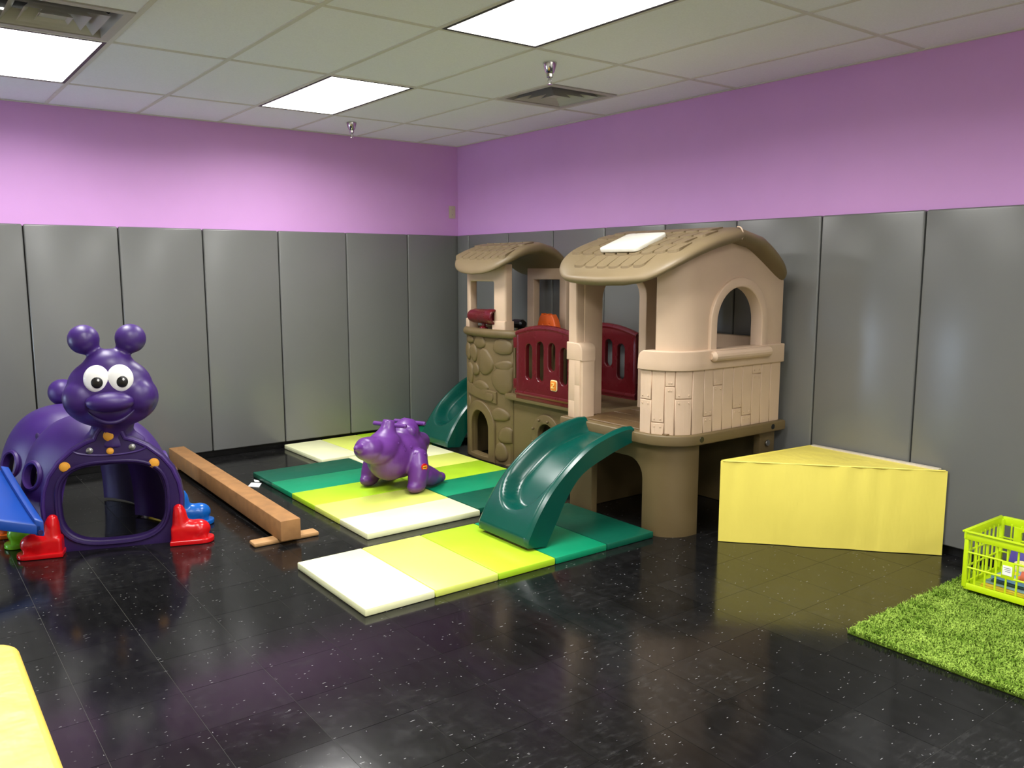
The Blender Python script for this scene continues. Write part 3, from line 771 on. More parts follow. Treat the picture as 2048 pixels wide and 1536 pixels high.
# ---- slides
RIM = [(0, (-1.09, .632)), (.17, (-1.25, .606)), (.34, (-1.42, .552)), (.52, (-1.58, .452)), (.69, (-1.71, .338)), (.84, (-1.80, .222)), (1.0, (-1.868, .105))]
BOT = [(0, (-1.09, .535)), (.2, (-1.27, .485)), (.45, (-1.48, .40)), (.62, (-1.59, .285)), (.8, (-1.665, .16)), (1.0, (-1.735, .045))]
def slide(dx, y0, y1, name):
    rt = lambda s, k: smoothtab([(a, b[k]) for a, b in RIM], s)
    bt = lambda s, k: smoothtab([(a, b[k]) for a, b in BOT], s)
    ns, ny = 48, 40
    bm = bmesh.new(); yc = (y0 + y1) / 2; hw = (y1 - y0) / 2
    T = []
    sst = lambda a, b, x: (lambda t: t * t * (3 - 2 * t))(min(1, max(0, (x - a) / (b - a))))
    for i in range(ns + 1):
        s = i / ns; row = []
        x, z = rt(s, 0), rt(s, 1)
        tx_, tz_ = rt(min(1, s + .02), 0) - rt(max(0, s - .02), 0), rt(min(1, s + .02), 1) - rt(max(0, s - .02), 1)
        l = hypot(tx_, tz_); nx, nz = tz_ / l, -tx_ / l           # points up/outwards
        for j in range(ny + 1):
            t = -1 + 2 * j / ny
            # U-shaped trough: distance inside the U
            end = .86
            rr = hypot(t / .85, max(0, (s - .60) / (end - .60)))
            d = .095 * (1 - sst(.70, 1.0, rr)) * (1 if s > .04 else .8)
            edge = .014 * sst(.9, 1.0, abs(t)) + (.010 * (1 - sst(0, .06, s)))
            w_ = hw * (1 + .02 * s)
            row.append(bm.verts.new((x - nx * (d + edge) + dx, yc + t * w_, z - nz * (d + edge))))
        T.append(row)
    for i in range(ns):
        for j in range(ny): bm.faces.new((T[i][j], T[i][j + 1], T[i + 1][j + 1], T[i + 1][j]))
    # sides and lip
    for sgn, j in ((-1, 0), (1, ny)):
        prevm = prevb = None
        for i in range(ns + 1):
            s = i / ns; w_ = hw * (1 + .02 * s) * .99
            b = bm.verts.new((bt(s, 0) + dx, yc + sgn * w_, bt(s, 1)))
            if prevb is not None: bm.faces.new((T[i - 1][j], T[i][j], b, prevb))
            prevb = b
            if i == 0: first = b
        if sgn == -1: bl, fl = prevb, first
        else: br, fr_ = prevb, first
    # curled lip under the front edge
    lip = [bm.verts.new((-1.856 + dx, yc - hw * 1.0 + 2 * hw * j / ny, .058)) for j in range(ny + 1)]
    for j in range(ny): bm.faces.new((T[ns][j], T[ns][j + 1], lip[j + 1], lip[j]))
    bm.faces.new([bl] + [T[ns][0], lip[0]]); bm.faces.new([br, lip[ny], T[ns][ny]])
    bm.faces.new([fl] + T[0] + [fr_])
    bmesh.ops.recalc_face_normals(bm, faces=bm.faces[:])
    return ob(name, bm, M_SLIDE, PH, angle=50)
slide(0, -3.45, -3.0, 'slide')
slide(1.02, -1.08, -.66, 'slide')
tag(PH, None)

# ================================================================== FOLDING MATS
def folding_mat(x0, y0, along, n, wpan, width, order, label, thick=.038, rot=0.0):
    """along 'x' or 'y': panels follow that axis from (x0,y0)"""
    e = empty('folding_mat', (x0, y0, 0), label, 'mat', 'rainbow green folding gym mats')
    for k in range(n):
        a, b = k * wpan + .0015, (k + 1) * wpan - .0015
        X = (x0 + a, x0 + b, y0, y0 + width) if along == 'x' else (x0, x0 + width, y0 + a, y0 + b)
        bm = bmesh.new(); g = box(*X, .001, thick, .007, 2)
        R_ = Matrix.Translation((x0, y0, 0)) @ Matrix.Rotation(rot, 4, 'Z') @ Matrix.Translation((-x0, -y0, 0))
        merge(bm, g, R_)
        ob('mat_panel', bm, MATC[order[k]], e)
folding_mat(-2.885, -3.60, 'x', 5, .364, .745, (0, 1, 2, 3, 4), 'folding mat in front of the green slide, white end nearest the camera')
folding_mat(-2.385, -2.66, 'y', 5, .361, .775, (0, 1, 2, 3, 4), 'folding mat under the purple dinosaur, dark green end by the wooden beam')
folding_mat(-1.60, -2.62, 'y', 5, .361, .77, (4, 3, 2, 1, 0), 'folding mat between the dinosaur mat and the stone tower, dark end by the slide')
folding_mat(-1.81, -.785, 'x', 5, .342, .715, (0, 1, 2, 3, 4), 'folding mat lying along the grey back wall pads', rot=radians(1.5))

# ================================================================== BALANCE BEAM
e = empty('balance_beam', (-2.75, -1.3, 0), 'long tan suede balance beam lying on the floor by the caterpillar tunnel', 'balance beam')
bm = bmesh.new(); L0 = Vector((-2.715, -.12)); L1 = Vector((-2.755, -2.47)); d = (L1 - L0); ln = d.length; a = atan2(d.y, d.x)
Mb = Matrix.Translation((L0.x, L0.y, 0)) @ Matrix.Rotation(a, 4, 'Z')
merge(bm, box(0, ln, -.058, .058, .026, .142, .006), Mb); ob('beam', bm, M_WOOD, e)
for q in (.16, ln - .10):
    bm = bmesh.new(); merge(bm, box(q - .045, q + .045, -.19, .19, .0005, .026, .012), Mb); ob('foot', bm, M_WOOD2, e)

# ================================================================== YELLOW WEDGE
e = empty('foam_wedge', (-.45, -4.1, 0), 'large yellow triangular foam block standing against the right wall', 'foam block')
bm = bmesh.new()
A, B, C_ = Vector((-.825, -3.862)), Vector((-.062, -4.735)), Vector((-.062, -3.93))
WZ = .462; n = 40; nz = 16
tri = [A, B, C_]
bot = [bm.verts.new((p.x, p.y, .003)) for p in tri]; 
def wav(t, v):
    env = sin(pi * t) ** .5
    return (.006 * sin(t * 41 + 3 * sin(t * 9)) * v ** 2 * env + .010 * sin(pi * t) * sin(pi * v) + .004 * sin(t * 19 + v * 4) * env * (1 - v * .3))
nrm = Vector((-(B - A).y, (B - A).x)).normalized()
if nrm.dot(Vector((-1, -1))) < 0: nrm = -nrm
grid = []
for j in range(nz + 1):
    v = j / nz; row = []
    for i in range(n + 1):
        t = i / n; p = A + (B - A) * t + nrm * wav(t, v) * (0 if i in (0, n) else 1)
        row.append(bm.verts.new((p.x, p.y, .003 + (WZ - .003) * v)))
    grid.append(row)
bmesh.ops.delete(bm, geom=[bot[0], bot[1]], context='VERTS')
for j in range(nz):
    for i in range(n): bm.faces.new((grid[j][i], grid[j][i + 1], grid[j + 1][i + 1], grid[j + 1][i]))
cb, ct = bot[2], bm.verts.new((C_.x, C_.y, WZ + .004))
bm.faces.new(grid[nz] + [ct]); bm.faces.new(grid[0][::-1] + [cb])
bm.faces.new([grid[j][0] for j in range(nz + 1)] + [ct, cb]); bm.faces.new([grid[j][n] for j in range(nz, -1, -1)] + [cb, ct])
ob('cover', bm, M_WEDGE, e, angle=40)
sm = bmesh.new()
for a, b in ((A, B), (A, C_)): tube(sm, [(*(a + (b - a) * t), WZ + .001) for t in frange(0.01, .99, 16)], .0045, 6)
ob('piping', sm, M_WEDGE, e)
ob('hook_strip', box(-.092, -.058, -4.70, -3.94, WZ - .004, WZ + .010, .003), M_VELCRO, e)

# ================================================================== YELLOW BLOCK IN THE FOREGROUND
e = empty('foam_table', (-4.7, -4.9, 0), 'pale yellow foam block at the lower left edge of the picture', 'foam block')
bm = panel(rrect(-5.3, -4.268, -5.9, -4.20, .06, 6), (), .5, .02, res=3); ob('cover', warp(bm, lambda u, v, w: (u, v, .502 + w)), M_YBLOCK, e)
sm = bmesh.new(); pl = rrect(-5.3, -4.268, -5.9, -4.20, .06, 6); tube(sm, [(x, y, .485) for x, y in pl + pl[:1]], .006, 6, False); ob('piping', sm, M_YBLOCK, e)

# ================================================================== SHAG RUG
def rug_material():
    m = bpy.data.materials.new('shag_pile'); m.use_nodes = True; nt = m.node_tree; b = nt.nodes['Principled BSDF']; L = nt.links
    g_ = nd(nt, 'ShaderNodeNewGeometry'); n = nd(nt, 'ShaderNodeTexNoise'); n.inputs['Scale'].default_value = 38; n.inputs['Detail'].default_value = 3
    L.new(g_.outputs['Position'], n.inputs['Vector'])
    n2 = nd(nt, 'ShaderNodeTexNoise'); n2.inputs['Scale'].default_value = 7; n2.inputs['Detail'].default_value = 3
    L.new(g_.outputs['Position'], n2.inputs['Vector'])
    ad = nd(nt, 'ShaderNodeMath', operation='ADD'); L.new(n.outputs['Fac'], ad.inputs[0]); L.new(n2.outputs['Fac'], ad.inputs[1])
    r = nd(nt, 'ShaderNodeValToRGB'); L.new(ad.outputs[0], r.inputs[0])
    r.color_ramp.elements[0].position = .0; r.color_ramp.elements[0].color = lin((84, 120, 22)); r.color_ramp.elements[1].position = 1.0; r.color_ramp.elements[1].color = lin((166, 196, 84))
    mr = nd(nt, 'ShaderNodeMapRange'); mr.inputs['From Min'].default_value = .7; mr.inputs['From Max'].default_value = 1.3; L.new(ad.outputs[0], mr.inputs['Value']); L.new(mr.outputs[0], r.inputs[0])
    L.new(r.outputs[0], b.inputs['Base Color']); b.inputs['Roughness'].default_value = .8; b.inputs['Specular IOR Level'].default_value = .2
    return m
RX0, RX1, RY0, RY1 = -1.355, -.09, -6.05, -4.955
rug = ob('shag_rug', box(RX0 + .01, RX1 - .01, RY0 + .01, RY1 - .01, .0005, .008, .003), mat('rug_backing', (70, 92, 24), .9, .1, var=.1), smooth=False)
tag(rug, 'green shag rug on the floor under the lime crate', 'rug')
vs, fs = [], []
rs = random.Random(3)
for _ in range(52000):
    x, y = rs.uniform(RX0 + .008, RX1 - .008), rs.uniform(RY0 + .008, RY1 - .008)
    a = rs.uniform(0, 2 * pi); ln = rs.uniform(.016, .028); lean = rs.uniform(.15, .95)
    hx, hy = cos(a), sin(a); wx, wy = -hy * .0026, hx * .0026
    p1 = (x + hx * ln * lean * .4, y + hy * ln * lean * .4, .006 + ln * .62); p2 = (x + hx * ln * lean, y + hy * ln * lean, .006 + ln * (1.05 - lean * .45))
    i = len(vs)
    vs += [(x - wx, y - wy, .006), (x + wx, y + wy, .006), (p1[0] + wx, p1[1] + wy, p1[2]), (p1[0] - wx, p1[1] - wy, p1[2]), p2]
    fs += [(i, i + 1, i + 2, i + 3), (i + 3, i + 2, i + 4)]
off = WLOC[rug.name]
me = bpy.data.meshes.new('pile'); me.from_pydata([(v[0] - off.x, v[1] - off.y, v[2] - off.z) for v in vs], [], fs); me.materials.append(rug_material())
tag(put('pile', me, rug), kind='stuff')

# ================================================================== LIME CRATE AND BOOKS
CX0, CX1, CY0, CY1, CZ0, CZ1 = -.535, -.175, -5.42, -5.065, .038, .318
e = empty('storage_crate', ((CX0 + CX1) / 2, (CY0 + CY1) / 2, CZ0), 'lime green lattice milk crate holding picture books on the shag rug', 'crate')
fl_ = lambda z: .012 * (z - CZ0) / (CZ1 - CZ0)      # walls flare outwards
b = bmesh.new()
for a in ((CX0 - .012, CX0, CY0, CY1), (CX1, CX1 + .012, CY0, CY1), (CX0 - .012, CX1 + .012, CY0 - .012, CY0), (CX0 - .012, CX1 + .012, CY1, CY1 + .012)): bbox(b, *a, CZ1 - .042, CZ1, .003)
for a in ((CX0 - .018, CX0 - .010, CY0, CY1), (CX1 + .010, CX1 + .018, CY0, CY1), (CX0 - .018, CX1 + .018, CY0 - .018, CY0 - .010), (CX0 - .018, CX1 + .018, CY1 + .010, CY1 + .018)): bbox(b, *a, CZ1 - .008, CZ1, .002)
ob('rim', b, M_CRATE, e)
ob('base', box(CX0 - .004, CX1 + .004, CY0 - .004, CY1 + .004, CZ0, CZ0 + .014, .004), M_CRATE, e)
b = bmesh.new()
for a in ((CX0 - .006, CX0 + .004, CY0, CY1), (CX1 - .004, CX1 + .006, CY0, CY1), (CX0, CX1, CY0 - .006, CY0 + .004), (CX0, CX1, CY1 - .004, CY1 + .006)): bbox(b, *a, CZ0, CZ0 + .03, .003)
ob('foot_rail', b, M_CRATE, e)
for x in (CX0, CX1):
    for y in (CY0, CY1): ob('corner_post', box(x - .010, x + .010, y - .010, y + .010, CZ0 + .01, CZ1 - .01, .004), M_CRATE, e)
for k in range(1, 8):
    t = k / 8
    for x in (CX0, CX1):
        wd = .004
        yy = CY0 + (CY1 - CY0) * t
        if x == CX1 and k in (3, 4, 5): continue
        ob('bar', box(x - .005, x + .003, yy - wd, yy + wd, CZ0 + .01, CZ1 - .03, .002, 1), M_CRATE, e)
    for y in (CY0, CY1):
        xx = CX0 + (CX1 - CX0) * t
        ob('bar', box(xx - .004, xx + .004, y - .004, y + .004, CZ0 + .01, CZ1 - .03, .002, 1), M_CRATE, e)
for z in (CZ0 + .105, CZ0 + .178):
    for x in (CX0, CX1): ob('bar', box(x - .007, x + .003, CY0, CY1, z - .004, z + .004, .002, 1), M_CRATE, e)
    for y in (CY0, CY1): ob('bar', box(CX0, CX1, y - .005, y + .005, z - .004, z + .004, .002, 1), M_CRATE, e)
hp = panel([(CY0 + .09, .18), (CY1 - .06, .18), (CY1 - .06, .28), (CY0 + .09, .28)], [rrect(CY0 + .12, CY0 + .16, .2, .265, .012), rrect(CY1 - .14, CY1 - .09, .2, .265, .012)], .008, .002)
ob('handle_panel', warp(hp, lambda u, v, w: (CX1 - .004 + w, u, v)), M_CRATE, e)
bd = ob('badge_panel', box(CX0 - .008, CX0 + .003, -5.275, -5.222, CZ0 + .100, CZ0 + .182, .002), M_CRATE, e)
ob('badge', box(CX0 - .0095, CX0 - .0075, -5.268, -5.228, CZ0 + .118, CZ0 + .162), M_PAPER, bd, smooth=False)
b = bmesh.new()
for z in (.152, .144, .136): bbox(b, CX0 - .0100, CX0 - .0094, -5.262, -5.236 + (z - .144) * .4, CZ0 + z - .0015, CZ0 + z + .0012)
ob('badge_lettering', b, mat('badge_ink', (130, 134, 150), .6, var=.02), bd, smooth=False)
def book(cx, cy, z, wx, wy, th, rx, ry, rz, rgb, lab, art=()):
    Mx = Matrix.Translation((cx, cy, z)) @ Matrix.Rotation(rz, 4, 'Z') @ Matrix.Rotation(rx, 4, 'X') @ Matrix.Rotation(ry, 4, 'Y')
    e = empty('picture_book', (cx, cy, z), lab, 'book', 'picture books in the crate')
    m = mat('book_' + '_'.join(map(str, rgb)), rgb, .35, .5, var=.05, vscale=25)
    b = bmesh.new(); merge(b, box(-wx / 2, wx / 2, -wy / 2, wy / 2, th - .0015, th, .0005, 1), Mx); merge(b, box(-wx / 2, wx / 2, -wy / 2, wy / 2, 0, .0015, .0005, 1), Mx); merge(b, box(-wx / 2, -wx / 2 + .002, -wy / 2, wy / 2, 0, th), Mx)
    ob('cover', b, m, e)
    b = bmesh.new(); merge(b, box(-wx / 2 + .002, wx / 2 - .004, -wy / 2 + .004, wy / 2 - .004, .0015, th - .0015), Mx); ob('pages', b, M_PAPER, e, smooth=False)
    for (u, v, ru, rv, c) in art:
        b = bmesh.new(); g = panel(arc(u * wx, v * wy, ru, 0, 360, 14, rv)[:-1], (), .001, .0001); merge(b, g, Mx @ Matrix.Translation((0, 0, th + .001)))
        ob('cover_art', b, mat('art_' + '_'.join(map(str, c)), c, .4, var=.02), e, smooth=False)
F0 = CZ0 + .016
book(-.36, -5.25, F0, .26, .27, .010, 0, 0, .03, (250, 214, 60), 'yellow picture book lying flat on the crate floor')
book(-.365, -5.25, F0 + .0125, .20, .24, .012, 0, 0, -.06, (140, 176, 196), 'pale blue picture book lying on the yellow one', [(-.2, .2, .04, .03, (70, 110, 130))])
book(-.37, -5.25, F0 + .0275, .18, .21, .009, .0, 0, .08, (60, 84, 96), 'dark slate picture book in the middle of the crate pile')
book(-.375, -5.245, F0 + .0395, .16, .19, .010, 0, .0, -.1, (120, 166, 214), 'light blue picture book near the top of the crate pile', [(-.25, .25, .03, .04, (240, 230, 210)), (.1, -.1, .05, .04, (240, 150, 60)), (.2, .3, .03, .03, (250, 220, 80))])
book(-.222, -5.23, F0 + .075, .12, .2, .010, 0, -1.2, 0, (74, 60, 150), 'purple picture book leaning on the crate wall', [(.1, -.1, .04, .04, (220, 90, 60)), (-.2, .2, .03, .04, (236, 228, 160))])
book(-.365, -5.30, F0 + .054, .13, .12, .010, 0, 0, .3, (226, 104, 62), 'orange picture book on top of the crate pile', [(0, 0, .04, .03, (250, 220, 90))])

# ================================================================== PAPER SCRAPS
def scrap(pts, label):
    b = bmesh.new(); lo2 = [b.verts.new((x, y, .0008)) for x, y in pts]; hi = [b.verts.new((x, y, .0022 + .003 * (i % 2))) for i, (x, y) in enumerate(pts)]
    n = len(pts); b.faces.new(hi); b.faces.new(lo2[::-1])
    for i in range(n): b.faces.new((lo2[i], lo2[(i + 1) % n], hi[(i + 1) % n], hi[i]))
    tag(ob('paper_scrap', b, M_PAPER, smooth=False), label, 'paper scrap')
scrap([(-2.51, -1.10), (-2.455, -1.17), (-2.40, -1.07), (-2.455, -1.02)], 'square white paper scrap on the floor beside the beam')
scrap([(-2.425, -1.00), (-2.40, -1.03), (-2.39, -.98), (-2.412, -.95)], 'small crumpled white paper scrap at the dark green mat edge')

# ================================================================== CATERPILLAR TUNNEL
CO = Vector((-3.53, -1.935)); CR = Vector((.946, -.324)); CN = Vector((-.324, -.946))
def cm(u, v, w):
    p = CO + CR * u + CN * w; return Vector((p.x, p.y, v))
CT = empty('caterpillar_tunnel', (-3.53, -1.5, 0), 'purple caterpillar crawl tunnel with a smiling big-eyed head and coloured boots', 'play tunnel')
FH = [(.315, 0), (.338, .08), (.345, .26), (.334, .34), (.305, .42), (.255, .49), (.185, .553), (.115, .592), (.075, .605), (.062, .638), (.042, .662), (.02, .672)]
fo = FH + [(0, .675)] + [(-a, b) for a, b in FH[::-1]]
def sq(cx, cz, hx, hz, n, k=40): return [(cx + hx * math.copysign(abs(cos(t)) ** (2 / n), cos(t)), cz + hz * math.copysign(abs(sin(t)) ** (2 / n), sin(t))) for t in [2 * pi * i / k for i in range(k)]]
hole = sq(0, .255, .272, .222, 3.0)
fp = panel(fo, [hole], .06, .014, res=3)
face = ob('front_panel', warp(fp, lambda u, v, w: cm(u - .01, v, w)), M_DPURF, CT)
rb = bmesh.new(); tube(rb, [cm(u - .01, v, .002) for u, v in sq(0, .255, .279, .229, 3.0) + sq(0, .255, .279, .229, 3.0)[:1]], .010, 8, False); ob('opening_rim', rb, M_DPURF, CT)
rb = bmesh.new(); tube(rb, [cm(u * 1.0 - .01, v, -.004) for u, v in fo[1:-1]], .012, 8, False); ob('edge_bead', rb, M_DPUR, CT)
for (u, z, r, m) in ((-.235, .468, .022, M_BOLT), (.205, .458, .022, M_BOLT), (-.01, .624, .024, M_BOLT), (-.01, .540, .015, M_BOLT), (-.11, .548, .014, M_STEEL), (.10, .555, .014, M_STEEL)):
    c = cm(u, z, 0); ob('bolt', lathe(bmesh.new(), [(r * 1.25, -.002), (r * 1.25, .003), (r, .004), (r * .95, .010), (r * .5, .013), (0, .0135)], c, 16, (CN.x, CN.y, 0)), m, face)
cu_ = bmesh.new(); tube(cu_, [cm(.18 * cos(t) - .01, .553 - .035 * sin(t) , .0) for t in frange(0, pi, 14)], .006, 6); ob('brow_groove', cu_, M_DPUR, face)
# body shell: loft along a gently turning axis
def body_point(q, a, off):
    """q 0..1 along the body, a angle over the arch, off = outward shift"""
    ax = CO + Vector((-.12 * q - .01, 1.05 * q)) + CN * (-.045)
    th = radians(-18.9) * (1 - min(1, q * 1.6))
    R_ = Vector((cos(th), sin(th)))
    seg = abs(sin(pi * (q * 2.0))) ** .75 * .09
    taper = 1 - .10 * max(0, q - .6) ** 1.2
    hw = (.298 + seg + off) * taper; hh = (.595 + seg * 1.25 + off) * taper
    # superellipse arch, feet at z=0
    ca, sa = cos(a), sin(a)
    u = hw * math.copysign(abs(ca) ** .80, ca); z = .02 + (hh - .02) * abs(sa) ** .75
    if a <= 0 or a >= pi: z = .012
    return Vector((ax.x + R_.x * u, ax.y + R_.y * u, max(.012, z)))
NQ, NA = 60, 56
bm = bmesh.new(); O_, I_ = [], []
for i in range(NQ + 1):
    q = i / NQ
    O_.append([bm.verts.new(body_point(q, pi * k / NA, 0)) for k in range(NA + 1)])
    I_.append([bm.verts.new(body_point(q, pi * k / NA, -.028)) for k in range(NA + 1)])
for i in range(NQ):
    for k in range(NA):
        bm.faces.new((O_[i][k], O_[i][k + 1], O_[i + 1][k + 1], O_[i + 1][k])); bm.faces.new((I_[i][k], I_[i + 1][k], I_[i + 1][k + 1], I_[i][k + 1]))
    bm.faces.new((O_[i][0], O_[i + 1][0], I_[i + 1][0], I_[i][0])); bm.faces.new((O_[i][NA], I_[i][NA], I_[i + 1][NA], O_[i + 1][NA]))
for i in (0, NQ):
    for k in range(NA): bm.faces.new((O_[i][k], O_[i][k + 1], I_[i][k + 1], I_[i][k]) if i else (O_[i][k], I_[i][k], I_[i][k + 1], O_[i][k + 1]))
bmesh.ops.recalc_face_normals(bm, faces=bm.faces[:])
PORT = [(q, radians(a), r) for q in (.17, .64) for a, r in ((27, .068), (153, .068), (8, .055), (172, .055))]
def normal_at(q, a):
    p = body_point(q, a, 0); d1 = body_point(q, a + .02, 0) - body_point(q, a - .02, 0); d2 = body_point(min(1, q + .01), a, 0) - body_point(q - .01, a, 0)
    n = d1.cross(d2).normalized(); c = Vector((CO.x, p.y, .25))
    return p, (n if n.dot(p - c) > 0 else -n)
def cut(o):
    g = bmesh.new()
    for q, a, r in PORT:
        p, n = normal_at(q, a); lathe(g, [(0, -.09), (r, -.09), (r, .06), (0, .06)], p, 20, n)
    bmesh.ops.recalc_face_normals(g, faces=g.faces[:])
    me = bpy.data.meshes.new('cut'); g.to_mesh(me); g.free(); c = bpy.data.objects.new('cut', me); COL.objects.link(c)
    m = o.modifiers.new('b', 'BOOLEAN'); m.operation = 'DIFFERENCE'; m.object = c; m.solver = 'EXACT'
    return [c]
shell = evaluated(bm, cut)
body = ob('body', shell, M_DPUR, CT, angle=50)
for q, a, r in PORT:
    p, n = normal_at(q, a)
    ob('porthole_rim', lathe(bmesh.new(), [(r - .004, -.02), (r - .004, .006), (r + .004, .012), (r + .014, .008), (r + .018, -.004), (r + .014, -.02)], p, 24, n), M_DPUR, body)
# grip slot on the body top
p, n = normal_at(.36, radians(128)); 
ob('grip_slot', ellipsoid(bmesh.new(), p, (.012, .045, .022), None, 12, 8), M_DPURF, body)
# tail knob
tk = bmesh.new(); ellipsoid(tk, (-3.60, -.95, .75), (.085, .085, .085)); ellipsoid(tk, (-3.57, -.93, .64), (.055, .06, .10)); ob('tail_knob', fuse(tk, .012), M_DPUR, CT, angle=180)
# head
hd = bmesh.new(); Rm = Matrix(((CR.x, CN.x, 0), (CR.y, CN.y, 0), (0, 0, 1)))
def he(u, v, w, ru, rw, rz, M_=None): ellipsoid(hd, cm(u, v, w), (ru, rw, rz), Rm if M_ is None else M_, 28, 18)
UH = .012
he(UH, .830, .0, .240, .115, .165); he(UH, .895, .0, .212, .115, .16); he(UH, .985, -.005, .135, .10, .11); he(UH, .94, -.005, .165, .105, .13)
for s_ in (-1, 1):
    he(UH + s_ * .14, .84, .05, .09, .072, .09)
    he(UH - .003 + s_ * .114, 1.145, -.02, .080, .078, .080)
    tube(hd, [cm(UH + s_ * .04, 1.04, -.02), cm(UH + s_ * .075, 1.085, -.02), cm(UH - .003 + s_ * .10, 1.125, -.02)], [.05, .036, .042], 14)
he(UH, .775, .05, .13, .08, .085)
tube(hd, [cm(UH - .01, .56, -.085), cm(UH, .64, -.08), cm(UH, .74, -.04)], [.10, .085, .10], 18)
for s_ in (-1, 1): tube(hd, [cm(UH + s_ * .15 - .02, .55, -.09), cm(UH + s_ * .07 - .02, .62, -.085), cm(UH + s_ * .06, .70, -.06)], [.04, .045, .05], 12)
head = ob('head', fuse(hd, .011, 8), M_DPUR, CT, angle=180)
sn = bmesh.new(); ellipsoid(sn, cm(UH + .010, .825, .118), (.118, .075, .055), Rm, 28, 16); ob('snout', sn, M_DPUR, head, angle=180)
mo = bmesh.new(); tube(mo, [cm(UH + .012 + .11 * t, .715 + .06 * t * t, .132 - .03 * t * t) for t in frange(-1, 1, 16)], [.004 + .008 * (1 - (abs(i - 8) / 8) ** 2) for i in range(17)], 8); ob('smile', mo, M_DPURF, head, angle=180)
for s_ in (-1, 1):
    ey = bmesh.new(); ellipsoid(ey, cm(UH + .006 + s_ * .055, .942, .089), (.066, .036, .076), Rm, 28, 18); eye = ob('eye', ey, M_EYE, head, angle=180)
    pu = bmesh.new(); ellipsoid(pu, cm(UH + .006 + s_ * .058 + (.010 if s_ > 0 else .006), .930, .120), (.029, .010, .031), Rm, 18, 12); pup = ob('pupil', pu, M_BLK, head, angle=180)
    gl = bmesh.new(); ellipsoid(gl, cm(UH + .006 + s_ * .058 + (.018 if s_ > 0 else .014), .942, .1285), (.006, .003, .007), Rm, 10, 6); ob('eye_glint', gl, M_EYE, head, angle=180)
# boots
def boot(origin, out, m, name='boot'):
    """origin = inner heel on floor, out = unit outward direction"""
    o2 = Vector(origin); d = Vector(out).normalized(); s_ = Vector((-d.y, d.x))
    K = .84
    f = lambda a, b, z: Vector((o2.x + K * (d.x * a + s_.x * b), o2.y + K * (d.y * a + s_.y * b), z))
    Rb = Matrix(((d.x * K, s_.x * K, 0), (d.y * K, s_.y * K, 0), (0, 0, 1)))
    g_ = bmesh.new()
    merge(g_, box(0, .15, -.058, .058, .012, .105, .012), Matrix.Translation((o2.x, o2.y, 0)) @ Rb.to_4x4())
    ellipsoid(g_, f(.165, 0, .072), (.082, .064, .056), Rb); ellipsoid(g_, f(.115, 0, .075), (.075, .062, .055), Rb)
    tube(g_, [f(.062, 0, .05), f(.06, 0, .12), f(.056, 0, .18), f(.052, 0, .20)], [.052, .043, .036, .028], 16); ellipsoid(g_, f(.052, 0, .198), (.034, .034, .026), Rb)
    merge(g_, box(0, .225, -.05, .05, .004, .045, .01), Matrix.Translation((o2.x, o2.y, 0)) @ Rb.to_4x4())
    b = ob(name, fuse(g_, .0085, 4), m, CT, angle=180)
    pl = [(0, -.066), (.19, -.070)] + arc(.192, 0, .068, -90, 90, 12, .070)[1:-1] + [(.19, .070), (0, .066)]
    g_ = panel(pl, (), .026, .006); ob('sole', warp(g_, lambda u, v, w: f(u, v, .0275 + w)), m, b)
def perp(th): return Vector((cos(th), sin(th)))
boot(cm(.275, 0, .03)[:2], CR, M_RED); boot(cm(-.262, 0, .035)[:2], -CR, M_RED)
d2 = Vector((.985, -.17)); boot((-3.18, -1.745), d2, M_BLUE); boot((-3.815, -1.62), -d2, M_LIME)
d3 = Vector((1, -.03)); boot((-3.215, -1.25), d3, M_YBOOT); boot((-3.84, -1.36), -d3, M_OBOOT)

# ================================================================== BLUE TODDLER SLIDE AT THE LEFT EDGE
BS = empty('toddler_slide', (-4.15, -1.9, 0), 'blue toddler slide chute at the left edge beside the caterpillar', 'slide')
E0, E1 = Vector((-3.885, -1.985, .215)), Vector((-3.965, -1.42, .405))     # right rail, foot and top
def bsl(u, t, w):
    # t 0 at the foot, 1 at the top; u across (0 right rim .. 1 left rim); w up
    p = E0.lerp(E1, t) + Vector((0, 0, .03 * (t * t - t)))
    return p + Vector((-.46 * u, .10 * u, .13 * u)) + Vector((0, 0, w))
def ribbon(u0, u1, w0, w1, name, nn=16, bev=True):
    b = bmesh.new(); rings = []
    for i in range(nn + 1):
        t = i / nn
        rings.append([b.verts.new(bsl(u, t, w_)) for u, w_ in ((u0, w0), (u1, w0), (u1, w1), (u0, w1))])
    for p, q in zip(rings, rings[1:]):
        for k in range(4): b.faces.new((p[k], p[(k + 1) % 4], q[(k + 1) % 4], q[k]))
    b.faces.new(rings[0][::-1]); b.faces.new(rings[-1])
    bmesh.ops.bevel(b, geom=b.edges[:], offset=.008, segments=2, profile=.5, affect='EDGES', clamp_overlap=True) if bev else None
    return ob(name, b, M_BLUE2, BS, angle=45)
ribbon(.02, .98, -.07, -.012, 'chute'); ribbon(0, .09, -.075, .012, 'side_rail'); ribbon(.91, 1.0, -.075, .012, 'side_rail')
c = bsl(0, 0.0, -.045); ob('rail_plug', lathe(bmesh.new(), [(0, .004), (.012, .004), (.014, 0)], c + Vector((-.02, -.006, .0)), 12, (0, -1, 0)), M_DPURF, BS)
for t, u in ((.5, .9), (.95, .5), (.95, .94)):
    p = bsl(u, t, -.06); ob('support_leg', box(p.x - .02, p.x + .02, p.y - .02, p.y + .02, 0, p.z, .006), M_BLUE2, BS)

